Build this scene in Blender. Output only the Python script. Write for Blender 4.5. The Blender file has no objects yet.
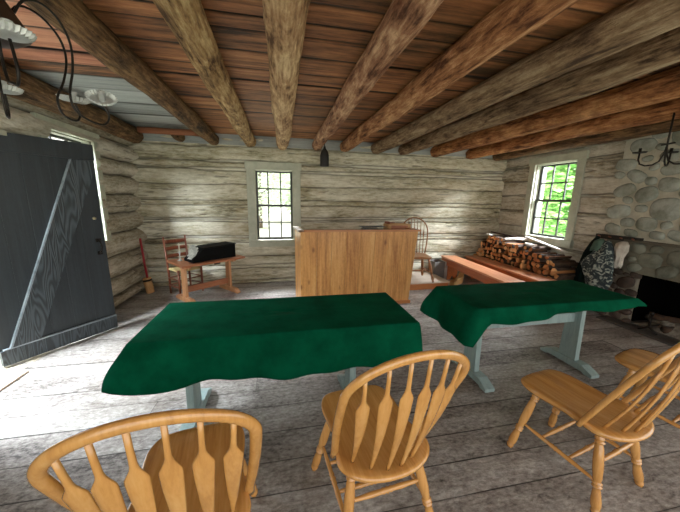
import bpy, bmesh, math, random
from mathutils import Vector, Matrix, noise
R = math.radians
PI = math.pi
rnd = random.Random(7)
C = bpy.context.scene.collection
sc = bpy.context.scene

# ------------------------------------------------------------------ helpers
def lin(c):
    c = c / 255.0
    return c / 12.92 if c <= .04045 else ((c + .055) / 1.055) ** 2.4
def rgb(r, g, b): return (lin(r), lin(g), lin(b), 1)
def nz(x, y=0, z=0): return noise.noise(Vector((x, y, z)))

class MB:
    """collects shapes into one mesh"""
    def __init__(s):
        s.v = []; s.f = []; s.sm = []; s.mi = []; s.tint = []; s.crack = []; s.cur = (0.5, 0.0); s.m = 0
    def add(s, vs, fs, smooth=False, M=None):
        o = len(s.v)
        for p in vs:
            p = Vector(p)
            s.v.append(M @ p if M else p); s.tint.append(s.cur[0]); s.crack.append(s.cur[1])
        for f in fs:
            s.f.append([i + o for i in f]); s.sm.append(smooth); s.mi.append(s.m)
    def box(s, x0, x1, y0, y1, z0, z1, M=None):
        vs = [(x, y, z) for z in (z0, z1) for y in (y0, y1) for x in (x0, x1)]
        s.add(vs, [(0, 2, 3, 1), (4, 5, 7, 6), (0, 1, 5, 4), (2, 6, 7, 3), (0, 4, 6, 2), (1, 3, 7, 5)], False, M)
    def prism(s, poly, h0, h1, M=None, axis='z', smooth=False):
        n = len(poly)
        def P(a, b, h): return {'z': (a, b, h), 'y': (a, h, b), 'x': (h, a, b)}[axis]
        vs = [P(a, b, h0) for a, b in poly] + [P(a, b, h1) for a, b in poly]
        fs = [(i, (i + 1) % n, n + (i + 1) % n, n + i) for i in range(n)] + [tuple(range(n))[::-1], tuple(range(n, 2 * n))]
        s.add(vs, fs, smooth, M)
    def tube(s, pts, rad, n=12, flat=None, cap=True, side=None, M=None):
        """pts list, rad float/list (or (ra,rb) pairs with 'side' vector for ra)"""
        pts = [Vector(p) for p in pts]; k = len(pts)
        if not isinstance(rad, (list, tuple)): rad = [rad] * k
        vs = []; fs = []
        prev = None
        for i, p in enumerate(pts):
            t = (pts[min(i + 1, k - 1)] - pts[max(i - 1, 0)]).normalized()
            if side is not None: a = Vector(side)
            elif prev is not None: a = prev
            else: a = Vector((0, 0, 1)) if abs(t.z) < .9 else Vector((1, 0, 0))
            a = (a - t * a.dot(t)).normalized(); b = t.cross(a); prev = a
            r = rad[i]; ra, rb = r if isinstance(r, (tuple, list)) else (r, r)
            for j in range(n):
                q = 2 * PI * j / n
                vs.append(p + a * ra * math.cos(q) + b * rb * math.sin(q))
        for i in range(k - 1):
            for j in range(n):
                fs.append((i * n + j, i * n + (j + 1) % n, (i + 1) * n + (j + 1) % n, (i + 1) * n + j))
        if cap:
            fs.append(tuple(range(n))[::-1]); fs.append(tuple(range((k - 1) * n, k * n)))
        s.add(vs, fs, True, M)
    def lathe(s, prof, n=20, M=None, cap=False):
        vs = []; fs = []
        for r, z in prof:
            for j in range(n):
                q = 2 * PI * j / n; vs.append((r * math.cos(q), r * math.sin(q), z))
        k = len(prof)
        for i in range(k - 1):
            for j in range(n):
                fs.append((i * n + j, i * n + (j + 1) % n, (i + 1) * n + (j + 1) % n, (i + 1) * n + j))
        if cap: fs.append(tuple(range(n))[::-1]); fs.append(tuple(range((k - 1) * n, k * n)))
        s.add(vs, fs, True, M)
    def build(s, name, mats, parent=None, bevel=0, kind=None, recalc=True):
        me = bpy.data.meshes.new(name); me.from_pydata([tuple(p) for p in s.v], [], s.f)
        if not isinstance(mats, (list, tuple)): mats = [mats]
        for m in mats: me.materials.append(m)
        me.polygons.foreach_set('use_smooth', s.sm); me.polygons.foreach_set('material_index', s.mi)
        if recalc:
            bm = bmesh.new(); bm.from_mesh(me); bmesh.ops.recalc_face_normals(bm, faces=bm.faces); bm.to_mesh(me); bm.free()
        for nm, dat in (('tint', s.tint), ('crack', s.crack)):
            a = me.attributes.new(nm, 'FLOAT', 'POINT'); a.data.foreach_set('value', dat)
        o = bpy.data.objects.new(name, me); C.objects.link(o)
        if parent: o.parent = parent
        if bevel:
            b = o.modifiers.new('bevel', 'BEVEL'); b.width = bevel; b.segments = 2; b.limit_method = 'ANGLE'; b.angle_limit = R(40)
        if kind: o['kind'] = kind
        return o

def tag(o, label, cat, group=None, kind=None):
    o['label'] = label; o['category'] = cat
    if group: o['group'] = group
    if kind: o['kind'] = kind
    return o
def thing(name, label, cat, loc=(0, 0, 0), rz=0, group=None):
    o = bpy.data.objects.new(name, None); C.objects.link(o); o.location = loc; o.rotation_euler = (0, 0, rz)
    o.empty_display_size = .1
    return tag(o, label, cat, group)
def kids(o): return [c for c in bpy.data.objects if c.parent == o]
def copy_tree(o, parent=None):
    c = o.copy(); C.objects.link(c); c.parent = parent
    for ch in kids(o): copy_tree(ch, c)
    return c
def TR(loc=(0, 0, 0), rx=0, ry=0, rz=0):
    return Matrix.Translation(loc) @ Matrix.Rotation(rz, 4, 'Z') @ Matrix.Rotation(ry, 4, 'Y') @ Matrix.Rotation(rx, 4, 'X')

# ------------------------------------------------------------------ materials
def newmat(name):
    m = bpy.data.materials.new(name); m.use_nodes = True
    nt = m.node_tree; nt.nodes.clear()
    out = nt.nodes.new('ShaderNodeOutputMaterial'); b = nt.nodes.new('ShaderNodeBsdfPrincipled')
    nt.links.new(b.outputs[0], out.inputs[0]); return m, nt, b
def ramp(nt, fac, cols, pos=None):
    r = nt.nodes.new('ShaderNodeValToRGB'); e = r.color_ramp.elements
    n = len(cols); pos = pos or [i / (n - 1) for i in range(n)]
    e[0].position = pos[0]; e[0].color = cols[0]; e[1].position = pos[-1]; e[1].color = cols[-1]
    for i in range(1, n - 1):
        x = e.new(pos[i]); x.color = cols[i]
    nt.links.new(fac, r.inputs[0]); return r.outputs[0]
def coords(nt, scale, rot=(0, 0, 0)):
    tc = nt.nodes.new('ShaderNodeTexCoord'); mp = nt.nodes.new('ShaderNodeMapping')
    mp.inputs['Scale'].default_value = scale; mp.inputs['Rotation'].default_value = rot
    nt.links.new(tc.outputs['Object'], mp.inputs['Vector']); return mp.outputs[0]
def noisetex(nt, vec, scale, detail=4, rough=.6, dist=0):
    n = nt.nodes.new('ShaderNodeTexNoise'); n.inputs['Scale'].default_value = scale; n.inputs['Detail'].default_value = detail
    n.inputs['Roughness'].default_value = rough; n.inputs['Distortion'].default_value = dist
    nt.links.new(vec, n.inputs['Vector']); return n.outputs[0]
def mix(nt, a, b, fac, mode='MIX'):
    n = nt.nodes.new('ShaderNodeMix'); n.data_type = 'RGBA'; n.blend_type = mode
    for val, sock in ((fac, n.inputs[0]), (a, n.inputs[6]), (b, n.inputs[7])):
        if hasattr(val, 'links'): nt.links.new(val, sock)
        else: sock.default_value = val
    return n.outputs[2]
def mathn(nt, op, a, b=0, clamp=False):
    n = nt.nodes.new('ShaderNodeMath'); n.operation = op; n.use_clamp = clamp
    for val, sock in ((a, n.inputs[0]), (b, n.inputs[1])):
        if hasattr(val, 'links'): nt.links.new(val, sock)
        else: sock.default_value = val
    return n.outputs[0]
def attr(nt, name):
    n = nt.nodes.new('ShaderNodeAttribute'); n.attribute_name = name; return n.outputs['Fac']
def bump(nt, b, h, strength=.3, dist=.01):
    n = nt.nodes.new('ShaderNodeBump'); n.inputs['Strength'].default_value = strength; n.inputs['Distance'].default_value = dist
    nt.links.new(h, n.inputs['Height']); nt.links.new(n.outputs[0], b.inputs['Normal'])

def wood(name, cols, axis='x', along=1.2, across=14, rough=.45, bstr=.25, tintamt=0, knots=False, coat=0, detail=6, blotch=None, bdist=.006, spec=.5, speck=(40, .5), contrast=1.0, wt=(.52, .26, .22)):
    """wood with grain stretched along an axis; 'tint' attribute shifts it, 'crack' darkens the seams"""
    m, nt, b = newmat(name)
    s = [across] * 3; s['xyz'.index(axis)] = along
    v = coords(nt, s)
    g = noisetex(nt, v, 1.0, detail, .65, .6)
    s2 = [across * 6] * 3; s2['xyz'.index(axis)] = along * 2.5
    g2 = noisetex(nt, coords(nt, s2), 1.0, 3, .6)
    s3 = [speck[0]] * 3; s3['xyz'.index(axis)] = speck[0] * speck[1]
    g3 = noisetex(nt, coords(nt, s3), 1.0, 5, .75)
    f = mathn(nt, 'ADD', mathn(nt, 'ADD', mathn(nt, 'MULTIPLY', g, wt[0]), mathn(nt, 'MULTIPLY', g2, wt[1])), mathn(nt, 'MULTIPLY', g3, wt[2]))
    f = mathn(nt, 'ADD', mathn(nt, 'MULTIPLY', mathn(nt, 'SUBTRACT', f, .5), contrast), .5)
    if tintamt:
        f = mathn(nt, 'ADD', f, mathn(nt, 'MULTIPLY', mathn(nt, 'SUBTRACT', attr(nt, 'tint'), .5), tintamt))
    f = mathn(nt, 'MULTIPLY', mathn(nt, 'SUBTRACT', f, .3), 2.5, True)
    col = ramp(nt, f, cols)
    if blotch:
        bl = noisetex(nt, coords(nt, (1, 1, 1)), blotch[1], 4, .7)
        bf = mathn(nt, 'MULTIPLY', mathn(nt, 'SUBTRACT', bl, blotch[2] if len(blotch) > 2 else .48), 5, True)
        col = mix(nt, col, blotch[0], mathn(nt, 'MULTIPLY', bf, blotch[3] if len(blotch) > 3 else .6))
    if knots:
        vo = nt.nodes.new('ShaderNodeTexVoronoi'); vo.inputs['Scale'].default_value = 1.0
        sk = [6.0] * 3; sk['xyz'.index(axis)] = 3.0
        nt.links.new(coords(nt, sk), vo.inputs['Vector'])
        kf = ramp(nt, vo.outputs['Distance'], [(1, 1, 1, 1), (0, 0, 0, 1)], [.06, .16])
        col = mix(nt, col, knots, mathn(nt, 'MULTIPLY', kf, .75))
    ck = attr(nt, 'crack')
    col = mix(nt, col, (.012, .009, .006, 1), ck)
    nt.links.new(col, b.inputs['Base Color'])
    b.inputs['Roughness'].default_value = rough; b.inputs['Coat Weight'].default_value = coat; b.inputs['Coat Roughness'].default_value = .15
    b.inputs['Specular IOR Level'].default_value = spec
    bump(nt, b, mathn(nt, 'ADD', mathn(nt, 'ADD', g, mathn(nt, 'MULTIPLY', g2, .6)), mathn(nt, 'MULTIPLY', g3, .7)), bstr, bdist)
    return m

def plain(name, col, rough=.5, metal=0, bscale=0, bstr=.2, col2=None, nscale=8, spec=.5, bdist=.01):
    m, nt, b = newmat(name)
    b.inputs['Roughness'].default_value = rough; b.inputs['Metallic'].default_value = metal; b.inputs['Specular IOR Level'].default_value = spec
    v = coords(nt, (1, 1, 1))
    n = noisetex(nt, v, nscale, 5, .65)
    c = ramp(nt, n, [col, col2 or tuple(x * .8 for x in col[:3]) + (1,)], [.35, .65])
    nt.links.new(c, b.inputs['Base Color'])
    if bscale: bump(nt, b, noisetex(nt, v, bscale, 5, .6), bstr, bdist)
    return m

M = {}
M['wall'] = wood('whitewashed_log', [rgb(84, 74, 50), rgb(176, 169, 142), rgb(218, 213, 192), rgb(238, 235, 220)], 'x', .8, 4.5, .85, 1.0, .30, blotch=(rgb(166, 146, 104), 1.6, .54, .6), bdist=.014, spec=.2, speck=(30, .25), contrast=1.3, wt=(.48, .13, .39))
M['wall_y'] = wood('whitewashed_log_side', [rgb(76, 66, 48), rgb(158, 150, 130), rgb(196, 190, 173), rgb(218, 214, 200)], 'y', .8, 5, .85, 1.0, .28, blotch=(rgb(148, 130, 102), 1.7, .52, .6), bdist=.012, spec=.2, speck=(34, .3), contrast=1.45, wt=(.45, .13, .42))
M['floor'] = wood('worn_grey_boards', [rgb(60, 55, 52), rgb(128, 122, 117), rgb(164, 160, 154), rgb(198, 195, 190)], 'x', 2.2, 5, .5, .7, .14, blotch=(rgb(104, 94, 82), 1.1, .49, .6), bdist=.006, spec=.4, detail=8, speck=(46, .55), contrast=1.5, wt=(.34, .14, .52))
M['ceiling'] = wood('red_brown_boards', [rgb(58, 36, 20), rgb(132, 86, 52), rgb(176, 118, 74), rgb(214, 156, 106)], 'x', .7, 6, .65, .6, .22, blotch=(rgb(92, 74, 44), 1.3, .52, .55), speck=(20, .25), contrast=1.7)
M['ceiling_lit'] = wood('doorway_lit_boards', [rgb(130, 80, 60), rgb(186, 122, 94), rgb(214, 152, 120), rgb(226, 170, 138)], 'x', .8, 7, .7, .4, .3, speck=(18, .3), contrast=1.2)  # ceiling boards with the doorway's light tinted into their colour
M['ceiling_grey'] = wood('grey_ceiling_boards', [rgb(104, 108, 106), rgb(156, 162, 160), rgb(186, 192, 190)], 'x', .9, 10, .7, .4, .25)
M['trim'] = plain('sage_trim_paint', rgb(190, 193, 174), .55, 0, 30, .1, rgb(170, 174, 154))
M['sash'] = plain('dark_sash_paint', rgb(58, 60, 56), .5, 0, 30, .1)
M['oak_z'] = wood('honey_oak_upright', [rgb(158, 104, 50), rgb(204, 148, 80), rgb(226, 178, 110)], 'z', 1.0, 16, .2, .03, coat=.8, contrast=.75, speck=(14, .3))
M['oak_y'] = wood('honey_oak_seat', [rgb(158, 104, 50), rgb(204, 148, 80), rgb(226, 178, 110)], 'y', 1.0, 13, .2, .03, coat=.8, contrast=1.0, speck=(14, .3))
M['oak_x'] = wood('honey_oak_rail', [rgb(158, 104, 50), rgb(204, 148, 80), rgb(226, 178, 110)], 'x', 1.0, 16, .2, .03, coat=.8, contrast=.75, speck=(14, .3))
M['pine_z'] = wood('knotty_pine', [rgb(160, 98, 42), rgb(212, 152, 82), rgb(234, 184, 116)], 'z', .7, 7, .45, .1, .25, knots=rgb(118, 64, 26), coat=.15, contrast=1.4)
M['pine_x'] = wood('orange_pine_trim', [rgb(150, 88, 44), rgb(184, 116, 62), rgb(200, 134, 78)], 'x', 1.0, 14, .4, .08, coat=.25)
M['pine_y'] = wood('bench_pine', [rgb(170, 100, 66), rgb(220, 150, 108), rgb(240, 182, 140)], 'y', 1.0, 12, .35, .08, coat=.3)  # bench tops: window light put into a lighter colour than the aprons
M['pine_edge'] = wood('bench_apron_pine', [rgb(140, 68, 30), rgb(184, 98, 48), rgb(208, 124, 68)], 'y', 1.0, 14, .4, .08, coat=.2)
M['desk'] = wood('reddish_desk_wood', [rgb(120, 66, 40), rgb(166, 104, 70), rgb(190, 130, 94)], 'x', 1.2, 14, .45, .1)
M['desk_z'] = wood('desk_leg_wood', [rgb(150, 96, 58), rgb(196, 142, 98), rgb(214, 168, 124)], 'z', 1.2, 14, .5, .1)
M['darkwood'] = wood('dark_red_chair_wood', [rgb(78, 36, 20), rgb(124, 66, 42), rgb(150, 86, 58)], 'z', 1.2, 20, .4, .1)
M['windsor'] = wood('brown_windsor_wood', [rgb(98, 58, 26), rgb(136, 86, 42), rgb(160, 108, 58)], 'z', 1.2, 20, .4, .1, coat=.2)
M['rush'] = wood('rush_seat', [rgb(150, 124, 78), rgb(190, 165, 112), rgb(210, 190, 140)], 'x', 3, 60, .8, .6)
M['blue'] = wood('pale_blue_paint', [rgb(112, 132, 132), rgb(142, 164, 162), rgb(160, 182, 178)], 'z', 1.5, 12, .5, .15)
M['platform_top'] = wood('pale_platform_board', [rgb(178, 160, 142), rgb(206, 192, 176), rgb(222, 210, 196)], 'x', 1.0, 10, .5, .15)
M['threshold'] = wood('pale_threshold_board', [rgb(176, 150, 130), rgb(214, 192, 172), rgb(228, 210, 194)], 'y', 1.0, 12, .6, .15)
M['black_iron'] = plain('black_iron', rgb(34, 30, 26), .45, .6, 60, .1)
M['brown_body'] = plain('dark_turned_wood', rgb(52, 38, 28), .4, 0, 40, .1)
M['tin'] = plain('pierced_tin', rgb(206, 210, 208), .35, .35, 50, .1, rgb(180, 184, 180), 14)
M['black_box'] = wood('black_painted_wood', [rgb(6, 7, 8), rgb(12, 14, 15), rgb(18, 20, 22)], 'x', 1.2, 14, .8, .1, spec=.15)
M['paper'] = plain('old_paper', rgb(206, 206, 194), .8, 0, 0, .1, rgb(150, 156, 150), 22)
M['sheet'] = plain('pale_bark_slab', rgb(226, 222, 214), .5, 0, 30, .2, rgb(180, 172, 160))
M['soot'] = plain('soot_black', rgb(9, 8, 7), 1.0, 0, 10, .4, spec=0)
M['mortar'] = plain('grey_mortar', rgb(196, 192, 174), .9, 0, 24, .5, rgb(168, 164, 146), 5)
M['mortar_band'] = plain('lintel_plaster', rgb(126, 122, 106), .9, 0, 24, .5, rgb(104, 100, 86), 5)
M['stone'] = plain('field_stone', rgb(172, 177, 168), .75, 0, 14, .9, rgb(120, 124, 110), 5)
M['stone_dark'] = plain('sooty_stone', rgb(82, 66, 56), .75, 0, 12, .5, rgb(52, 44, 38), 4)
M['hearth'] = plain('hearth_slab', rgb(84, 80, 74), .8, 0, 12, .5, rgb(58, 54, 50), 4)
M['ash'] = plain('ash', rgb(150, 146, 134), .95, 0, 20, .8, rgb(70, 66, 60), 9)
M['bark'] = plain('bark', rgb(84, 62, 44), .9, 0, 30, .9, rgb(48, 36, 28), 14)
M['glass'] = None
m, nt, b = newmat('window_glass')
tr = nt.nodes.new('ShaderNodeBsdfTransparent'); gl = nt.nodes.new('ShaderNodeBsdfGlossy'); gl.inputs['Roughness'].default_value = .05
mx = nt.nodes.new('ShaderNodeMixShader'); mx.inputs[0].default_value = .06
nt.links.new(tr.outputs[0], mx.inputs[1]); nt.links.new(gl.outputs[0], mx.inputs[2])
nt.links.new(mx.outputs[0], [n for n in nt.nodes if n.type == 'OUTPUT_MATERIAL'][0].inputs[0]); M['glass'] = m
# black-blue door paint with raised grain
def doormat(name, rot):
    m, nt, b = newmat(name)
    v = coords(nt, (9, 9, 1.0), rot)
    w = nt.nodes.new('ShaderNodeTexNoise'); w.inputs['Scale'].default_value = 1; w.inputs['Detail'].default_value = 1.5; w.inputs['Distortion'].default_value = .3
    nt.links.new(v, w.inputs['Vector'])
    s = mathn(nt, 'SINE', mathn(nt, 'MULTIPLY', w.outputs[0], 95))
    f = mathn(nt, 'ADD', mathn(nt, 'MULTIPLY', s, .5), .5)
    nt.links.new(ramp(nt, f, [rgb(34, 42, 47), rgb(64, 74, 80)]), b.inputs['Base Color'])
    b.inputs['Roughness'].default_value = .42; bump(nt, b, f, .5, .004); return m
M['door'] = doormat('blue_black_door_paint', (0, 0, 0))
M['door_flat'] = wood('blue_black_plank_paint', [rgb(22, 29, 33), rgb(34, 42, 47), rgb(46, 54, 60)], 'z', .7, 14, .45, .3, .12)
M['door_brace'] = doormat('blue_black_brace_paint', (0, R(20), 0))
M['door_edge'] = plain('blue_grey_edge_highlight', rgb(158, 172, 182), .4, 0, 20, .2, rgb(110, 122, 132))  # light caught on the door's edges, painted as a pale colour
# cloth
m, nt, b = newmat('green_felt_cloth')
v = coords(nt, (1, 1, 1)); n1 = noisetex(nt, v, 5, 5, .6)
nt.links.new(ramp(nt, n1, [rgb(0, 58, 38), rgb(2, 82, 56)], [.3, .7]), b.inputs['Base Color'])
b.inputs['Roughness'].default_value = .85; b.inputs['Specular IOR Level'].default_value = .04
bump(nt, b, noisetex(nt, v, 9, 6, .7), .5, .01); M['cloth'] = m
# firewood ends
m, nt, b = newmat('split_wood')
oi = nt.nodes.new('ShaderNodeObjectInfo')
n1 = noisetex(nt, coords(nt, (3, 30, 30)), 1, 4, .6)
f = mathn(nt, 'ADD', mathn(nt, 'MULTIPLY', oi.outputs['Random'], .75), mathn(nt, 'MULTIPLY', n1, .3))
nt.links.new(ramp(nt, f, [rgb(110, 64, 34), rgb(176, 110, 60), rgb(216, 154, 94), rgb(240, 200, 146)]), b.inputs['Base Color'])
b.inputs['Roughness'].default_value = .8; bump(nt, b, n1, .4, .01); M['split'] = m
# patterned garment
m, nt, b = newmat('patterned_fabric')
vo = nt.nodes.new('ShaderNodeTexNoise'); vo.inputs['Scale'].default_value = 12; vo.inputs['Detail'].default_value = 2; vo.inputs['Distortion'].default_value = 2.5
nt.links.new(coords(nt, (1, 1, 1)), vo.inputs['Vector'])
nt.links.new(ramp(nt, vo.outputs[0], [rgb(28, 40, 46), rgb(44, 58, 62), rgb(160, 168, 158)], [.35, .52, .62]), b.inputs['Base Color'])
b.inputs['Roughness'].default_value = .85; M['pattern'] = m
M['coat'] = plain('dark_green_wool', rgb(14, 30, 28), .95, 0, 30, .3, rgb(8, 18, 18), spec=.1)
M['white_cloth'] = plain('white_linen', rgb(214, 208, 196), .8, 0, 20, .3, rgb(180, 172, 160), 10)
M['green_cloth'] = plain('faded_green_cloth', rgb(84, 110, 92), .85, 0, 20, .3, rgb(60, 82, 70), 10)
M['leaf'] = plain('bright_leaf', rgb(190, 232, 150), .6, 0, 0, .1, rgb(120, 190, 90), 2)
M['leaf_pale'] = plain('pale_leaf', rgb(236, 246, 226), .6, 0, 0, .1, rgb(206, 228, 190), 2)
M['trunk'] = plain('tree_bark', rgb(96, 80, 62), .9, 0, 20, .6)
M['grass'] = plain('pale_ground', rgb(214, 216, 204), .9, 0, 10, .4, rgb(190, 198, 176), 1.5)
M['red'] = plain('red_handle_paint', rgb(176, 44, 54), .45)
M['tan'] = wood('tan_mallet_wood', [rgb(160, 112, 64), rgb(196, 150, 96), rgb(214, 172, 118)], 'z', 2, 18, .6, .2)
M['candle'] = plain('wax_candle', rgb(214, 206, 180), .5)
M['basket'] = wood('pale_box_wood', [rgb(150, 104, 56), rgb(190, 146, 90), rgb(208, 168, 112)], 'x', 2, 18, .5, .1)
M['greybox'] = plain('grey_board', rgb(128, 124, 120), .7, 0, 14, .2)

def logmat(name, cols, blot):
    return wood(name, [rgb(*c) for c in cols], 'y', 2.2, 9, .75, 1.0, .15, blotch=(rgb(*blot), 5.0, .5, .6), bdist=.03, spec=.2, speck=(26, .3), contrast=2.1)

# ------------------------------------------------------------------ room numbers
XL, XR, YB, YF = -2.3, 4.5, 5.35, -1.6
ZC = 2.57
# ------------------------------------------------------------------ floor
def boards(name, along0, along1, across0, across1, widths, z, thick, mats, pick=None, kind='structure', gap=.0035, seg=(2.0, 4.0), zj=.004, seed=1):
    r = random.Random(seed); mb = MB(); y = across0; i = 0
    while y < across1:
        w = r.uniform(*widths); x = along0 - r.uniform(0, 1.5)
        while x < along1:
            L = r.uniform(*seg); a = max(x, along0); e = min(x + L, along1)
            if e - a > .05:
                t = r.random(); dz = r.uniform(-zj, zj) * .5
                n = max(2, int((e - a) / .25)); nn = 5
                vs = []; cr = []
                y1 = min(y + w, across1)
                mb.m = pick(.5 * (a + e), .5 * (y + y1), a, e) if pick else 0
                base = len(mb.v)
                for k in range(n + 1):
                    xx = a + gap * .4 + (e - a - gap * .8) * k / n
                    for j, fy in enumerate((0, .025, .5, .975, 1)):
                        yy = y + gap * .5 + (y1 - y - gap) * fy
                        if j == 0: yy += .004 * nz(xx * 3, y, 1)
                        if j == 4: yy += .004 * nz(xx * 3, y, 5)
                        zz = z + dz + (thick * 0) - (abs(fy - .5) > .45) * .004 * (1 if thick > 0 else -1)
                        vs.append((xx, yy, zz)); cr.append(.5 if j in (0, 4) else 0)
                fs = [(k * nn + j, (k + 1) * nn + j, (k + 1) * nn + j + 1, k * nn + j + 1) for k in range(n) for j in range(nn - 1)]
                mb.cur = (t, 0); mb.add(vs, fs, False)
                for q, c in enumerate(cr): mb.crack[base + q] = c
            x += L
        y += w; i += 1
    mb.m = 0; mb.cur = (.1, 1.0)
    zz = z - thick
    mb.add([(along0, across0, zz), (along1, across0, zz), (along1, across1, zz), (along0, across1, zz)], [(0, 1, 2, 3)])
    return mb.build(name, mats, kind=kind, recalc=False)
boards('floor', XL - .25, XR + .3, YF, YB + .1, (.19, .33), 0, .015, M['floor'], seed=3)
def cpick(x, y, a, e): return 0
# ceiling: brown boards, over the left bay grey ones and some with doorway light tinted in
mbc = MB()
rc = random.Random(5)
seams = [YF, -1.2, -.8, -.45, -.1, .2, .55, .85, 1.2, 1.5, 1.78, 1.97, 2.12, 2.4, 2.7, 2.93, 3.16, 3.5, 3.95, 4.42, 4.9, YB + .1]
for i in range(len(seams) - 1):
    y0, y1 = seams[i], seams[i + 1]
    cuts = [XL - .1, -1.04] + ([2.28] if i % 3 == 0 else [.62, 3.2] if i % 3 == 1 else [1.2]) + [XR + .1]
    for a, e in zip(cuts[:-1], cuts[1:]):
        left = e <= -1.0
        mbc.m = 0
        if left and y0 >= 3.1: mbc.m = 2
        elif left and y0 < 2.9: mbc.m = 1
        t = rc.random() * .8 + .1
        if left and 2.9 <= y0 < 3.1: t = .05
        mbc.cur = (t, 0)
        dz = rc.uniform(-.006, .006); n = max(2, int((e - a) / .3)); base = len(mbc.v); vs = []; cr = []
        for k in range(n + 1):
            xx = a + .002 + (e - a - .004) * k / n
            for j, fy in enumerate((0, .07, .5, .93, 1)):
                yy = y0 + .004 + (y1 - y0 - .008) * fy + (.008 * nz(xx * 2.3, y0, j * .1) if j in (0, 4) else 0)
                vs.append((xx, yy, ZC + dz + (.005 if j in (0, 4) else 0))); cr.append(.85 if j in (0, 4) else 0)
        mbc.add(vs, [(k * 5 + j, k * 5 + j + 1, (k + 1) * 5 + j + 1, (k + 1) * 5 + j) for k in range(n) for j in range(4)])
        for q, c in enumerate(cr): mbc.crack[base + q] = c
mbc.m = 0; mbc.cur = (.1, 1)
mbc.add([(XL - .3, YF, ZC + .03), (XR + .9, YF, ZC + .03), (XR + .9, YB + .3, ZC + .03), (XL - .3, YB + .3, ZC + .03)], [(0, 3, 2, 1)])
mbc.build('ceiling', [M['ceiling'], M['ceiling_lit'], M['ceiling_grey']], kind='structure', recalc=False)

# ------------------------------------------------------------------ log walls
def log_wall(name, a0, a1, zb, holes, place, mat, bulge=.03, seed=0, rnds=1.0, da=.045, dz=.0125, ztop=2.57, cw=.016):
    """zb: list of (z boundary, is_chink_above) from floor up; place(a, z, depth) -> world point; depth is toward the room"""
    bs = [z for z, c in zb]; ch = [c for z, c in zb]
    As = [a0 + (a1 - a0) * i / int((a1 - a0) / da) for i in range(int((a1 - a0) / da) + 1)]
    Zs = [ztop * i / int(ztop / dz) for i in range(int(ztop / dz) + 1)]
    for h in holes:                      # snap grid lines to the openings
        for lst, vals in ((As, h[:2]), (Zs, h[2:])):
            for v in vals:
                j = min(range(len(lst)), key=lambda k: abs(lst[k] - v)); lst[j] = v
    mb = MB(); nA = len(As); nZ = len(Zs)
    for ia, a in enumerate(As):
        bb = [z + (.03 * nz(a * .9, k * 7.3 + seed, 2) + .011 * nz(a * 4.5, k * 3.1 + seed, 9)) * (0 < z < ztop - .01) for k, z in enumerate(bs)]
        k = 0
        for z in Zs:
            while k < len(bb) - 2 and z >= bb[k + 1]: k += 1
            lo, hi = bb[k], bb[k + 1]; t = min(1, max(0, (z - lo) / max(hi - lo, .01)))
            e = min(z - lo if lo > .01 else 9, hi - z)
            cr = max(0, 1 - abs(e) / cw)
            cr *= .55 + .45 * nz(a * 2.3, k * 5.1, seed + 4) + .25
            if ch[k]: d = -.012 + .006 * nz(a * 3, z * 9, seed)
            else:
                d = bulge * (1 - abs(2 * t - 1) ** (2.5 * rnds)) * (1 + .5 * nz(a * .6, k * 2.2, seed)) + .010 * nz(a * 2.2, z * 9, seed) + .006 * nz(a * 5, z * 28, seed)
                # long checks (splits) in the hewn faces
                q = nz(a * .8, z * 16 + k * 3, seed + 11)
                if abs(q) < .03 and nz(a * .7, k, seed + 20) > .08:
                    d -= .008; cr = max(cr, .55)
            d -= .026 * max(0, cr)
            mb.v.append(Vector(place(a, z, d))); mb.crack.append(min(.97, max(0, cr)) * .95)
            mb.tint.append((.72 if ch[k] else .5 + .45 * nz(k * 3.7 + seed, .5, 3) + .12 * nz(a * .5, k, 8)))
    for i in range(nA - 1):
        for j in range(nZ - 1):
            ca = .5 * (As[i] + As[i + 1]); cz = .5 * (Zs[j] + Zs[j + 1])
            if any(h[0] < ca < h[1] and h[2] < cz < h[3] for h in holes): continue
            mb.f.append([i * nZ + j, (i + 1) * nZ + j, (i + 1) * nZ + j + 1, i * nZ + j + 1]); mb.sm.append(True); mb.mi.append(0)
    # thickness behind: outer skin and reveals
    D = -.22; o = MB(); o.cur = (.4, 0)
    for h in holes:
        A0, A1, Z0, Z1 = h
        for (p, q) in (((A0, Z0), (A0, Z1)), ((A0, Z1), (A1, Z1)), ((A1, Z1), (A1, Z0)), ((A1, Z0), (A0, Z0))):
            mb.add([place(p[0], p[1], .02), place(q[0], q[1], .02), place(q[0], q[1], D), place(p[0], p[1], D)], [(0, 1, 2, 3)])
    # outer skin in cells around the holes
    ga = sorted({a0, a1} | {v for h in holes for v in h[:2]}); gz = sorted({0, ztop} | {v for h in holes for v in h[2:]})
    for i in range(len(ga) - 1):
        for j in range(len(gz) - 1):
            ca, cz = (ga[i] + ga[i + 1]) / 2, (gz[j] + gz[j + 1]) / 2
            if any(h[0] < ca < h[1] and h[2] < cz < h[3] for h in holes): continue
            mb.add([place(ga[i], gz[j], D), place(ga[i + 1], gz[j], D), place(ga[i + 1], gz[j + 1], D), place(ga[i], gz[j + 1], D)], [(0, 1, 2, 3)])
    return mb.build(name, mat, kind='structure', recalc=False)
WB = (-.44, .22, .80, 2.02)         # back window glass opening (x0,x1,z0,z1)
WR = (3.80, 4.56, .96, 2.20)        # right window (y0,y1)
WL = (3.56, 4.30, .96, 2.19)        # left window
DL = (2.05, 3.38, 0, 2.07)          # doorway in the left wall
zb_back = [(0, 0), (.07, 0), (.27, 1), (.34, 0), (.50, 0), (.76, 0), (.84, 1), (.88, 0), (1.12, 0), (1.16, 1), (1.20, 0), (1.42, 0), (1.50, 0), (1.76, 0), (1.99, 1), (2.03, 0), (2.12, 1), (2.15, 0), (2.38, 0), (2.57, 0)]
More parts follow.
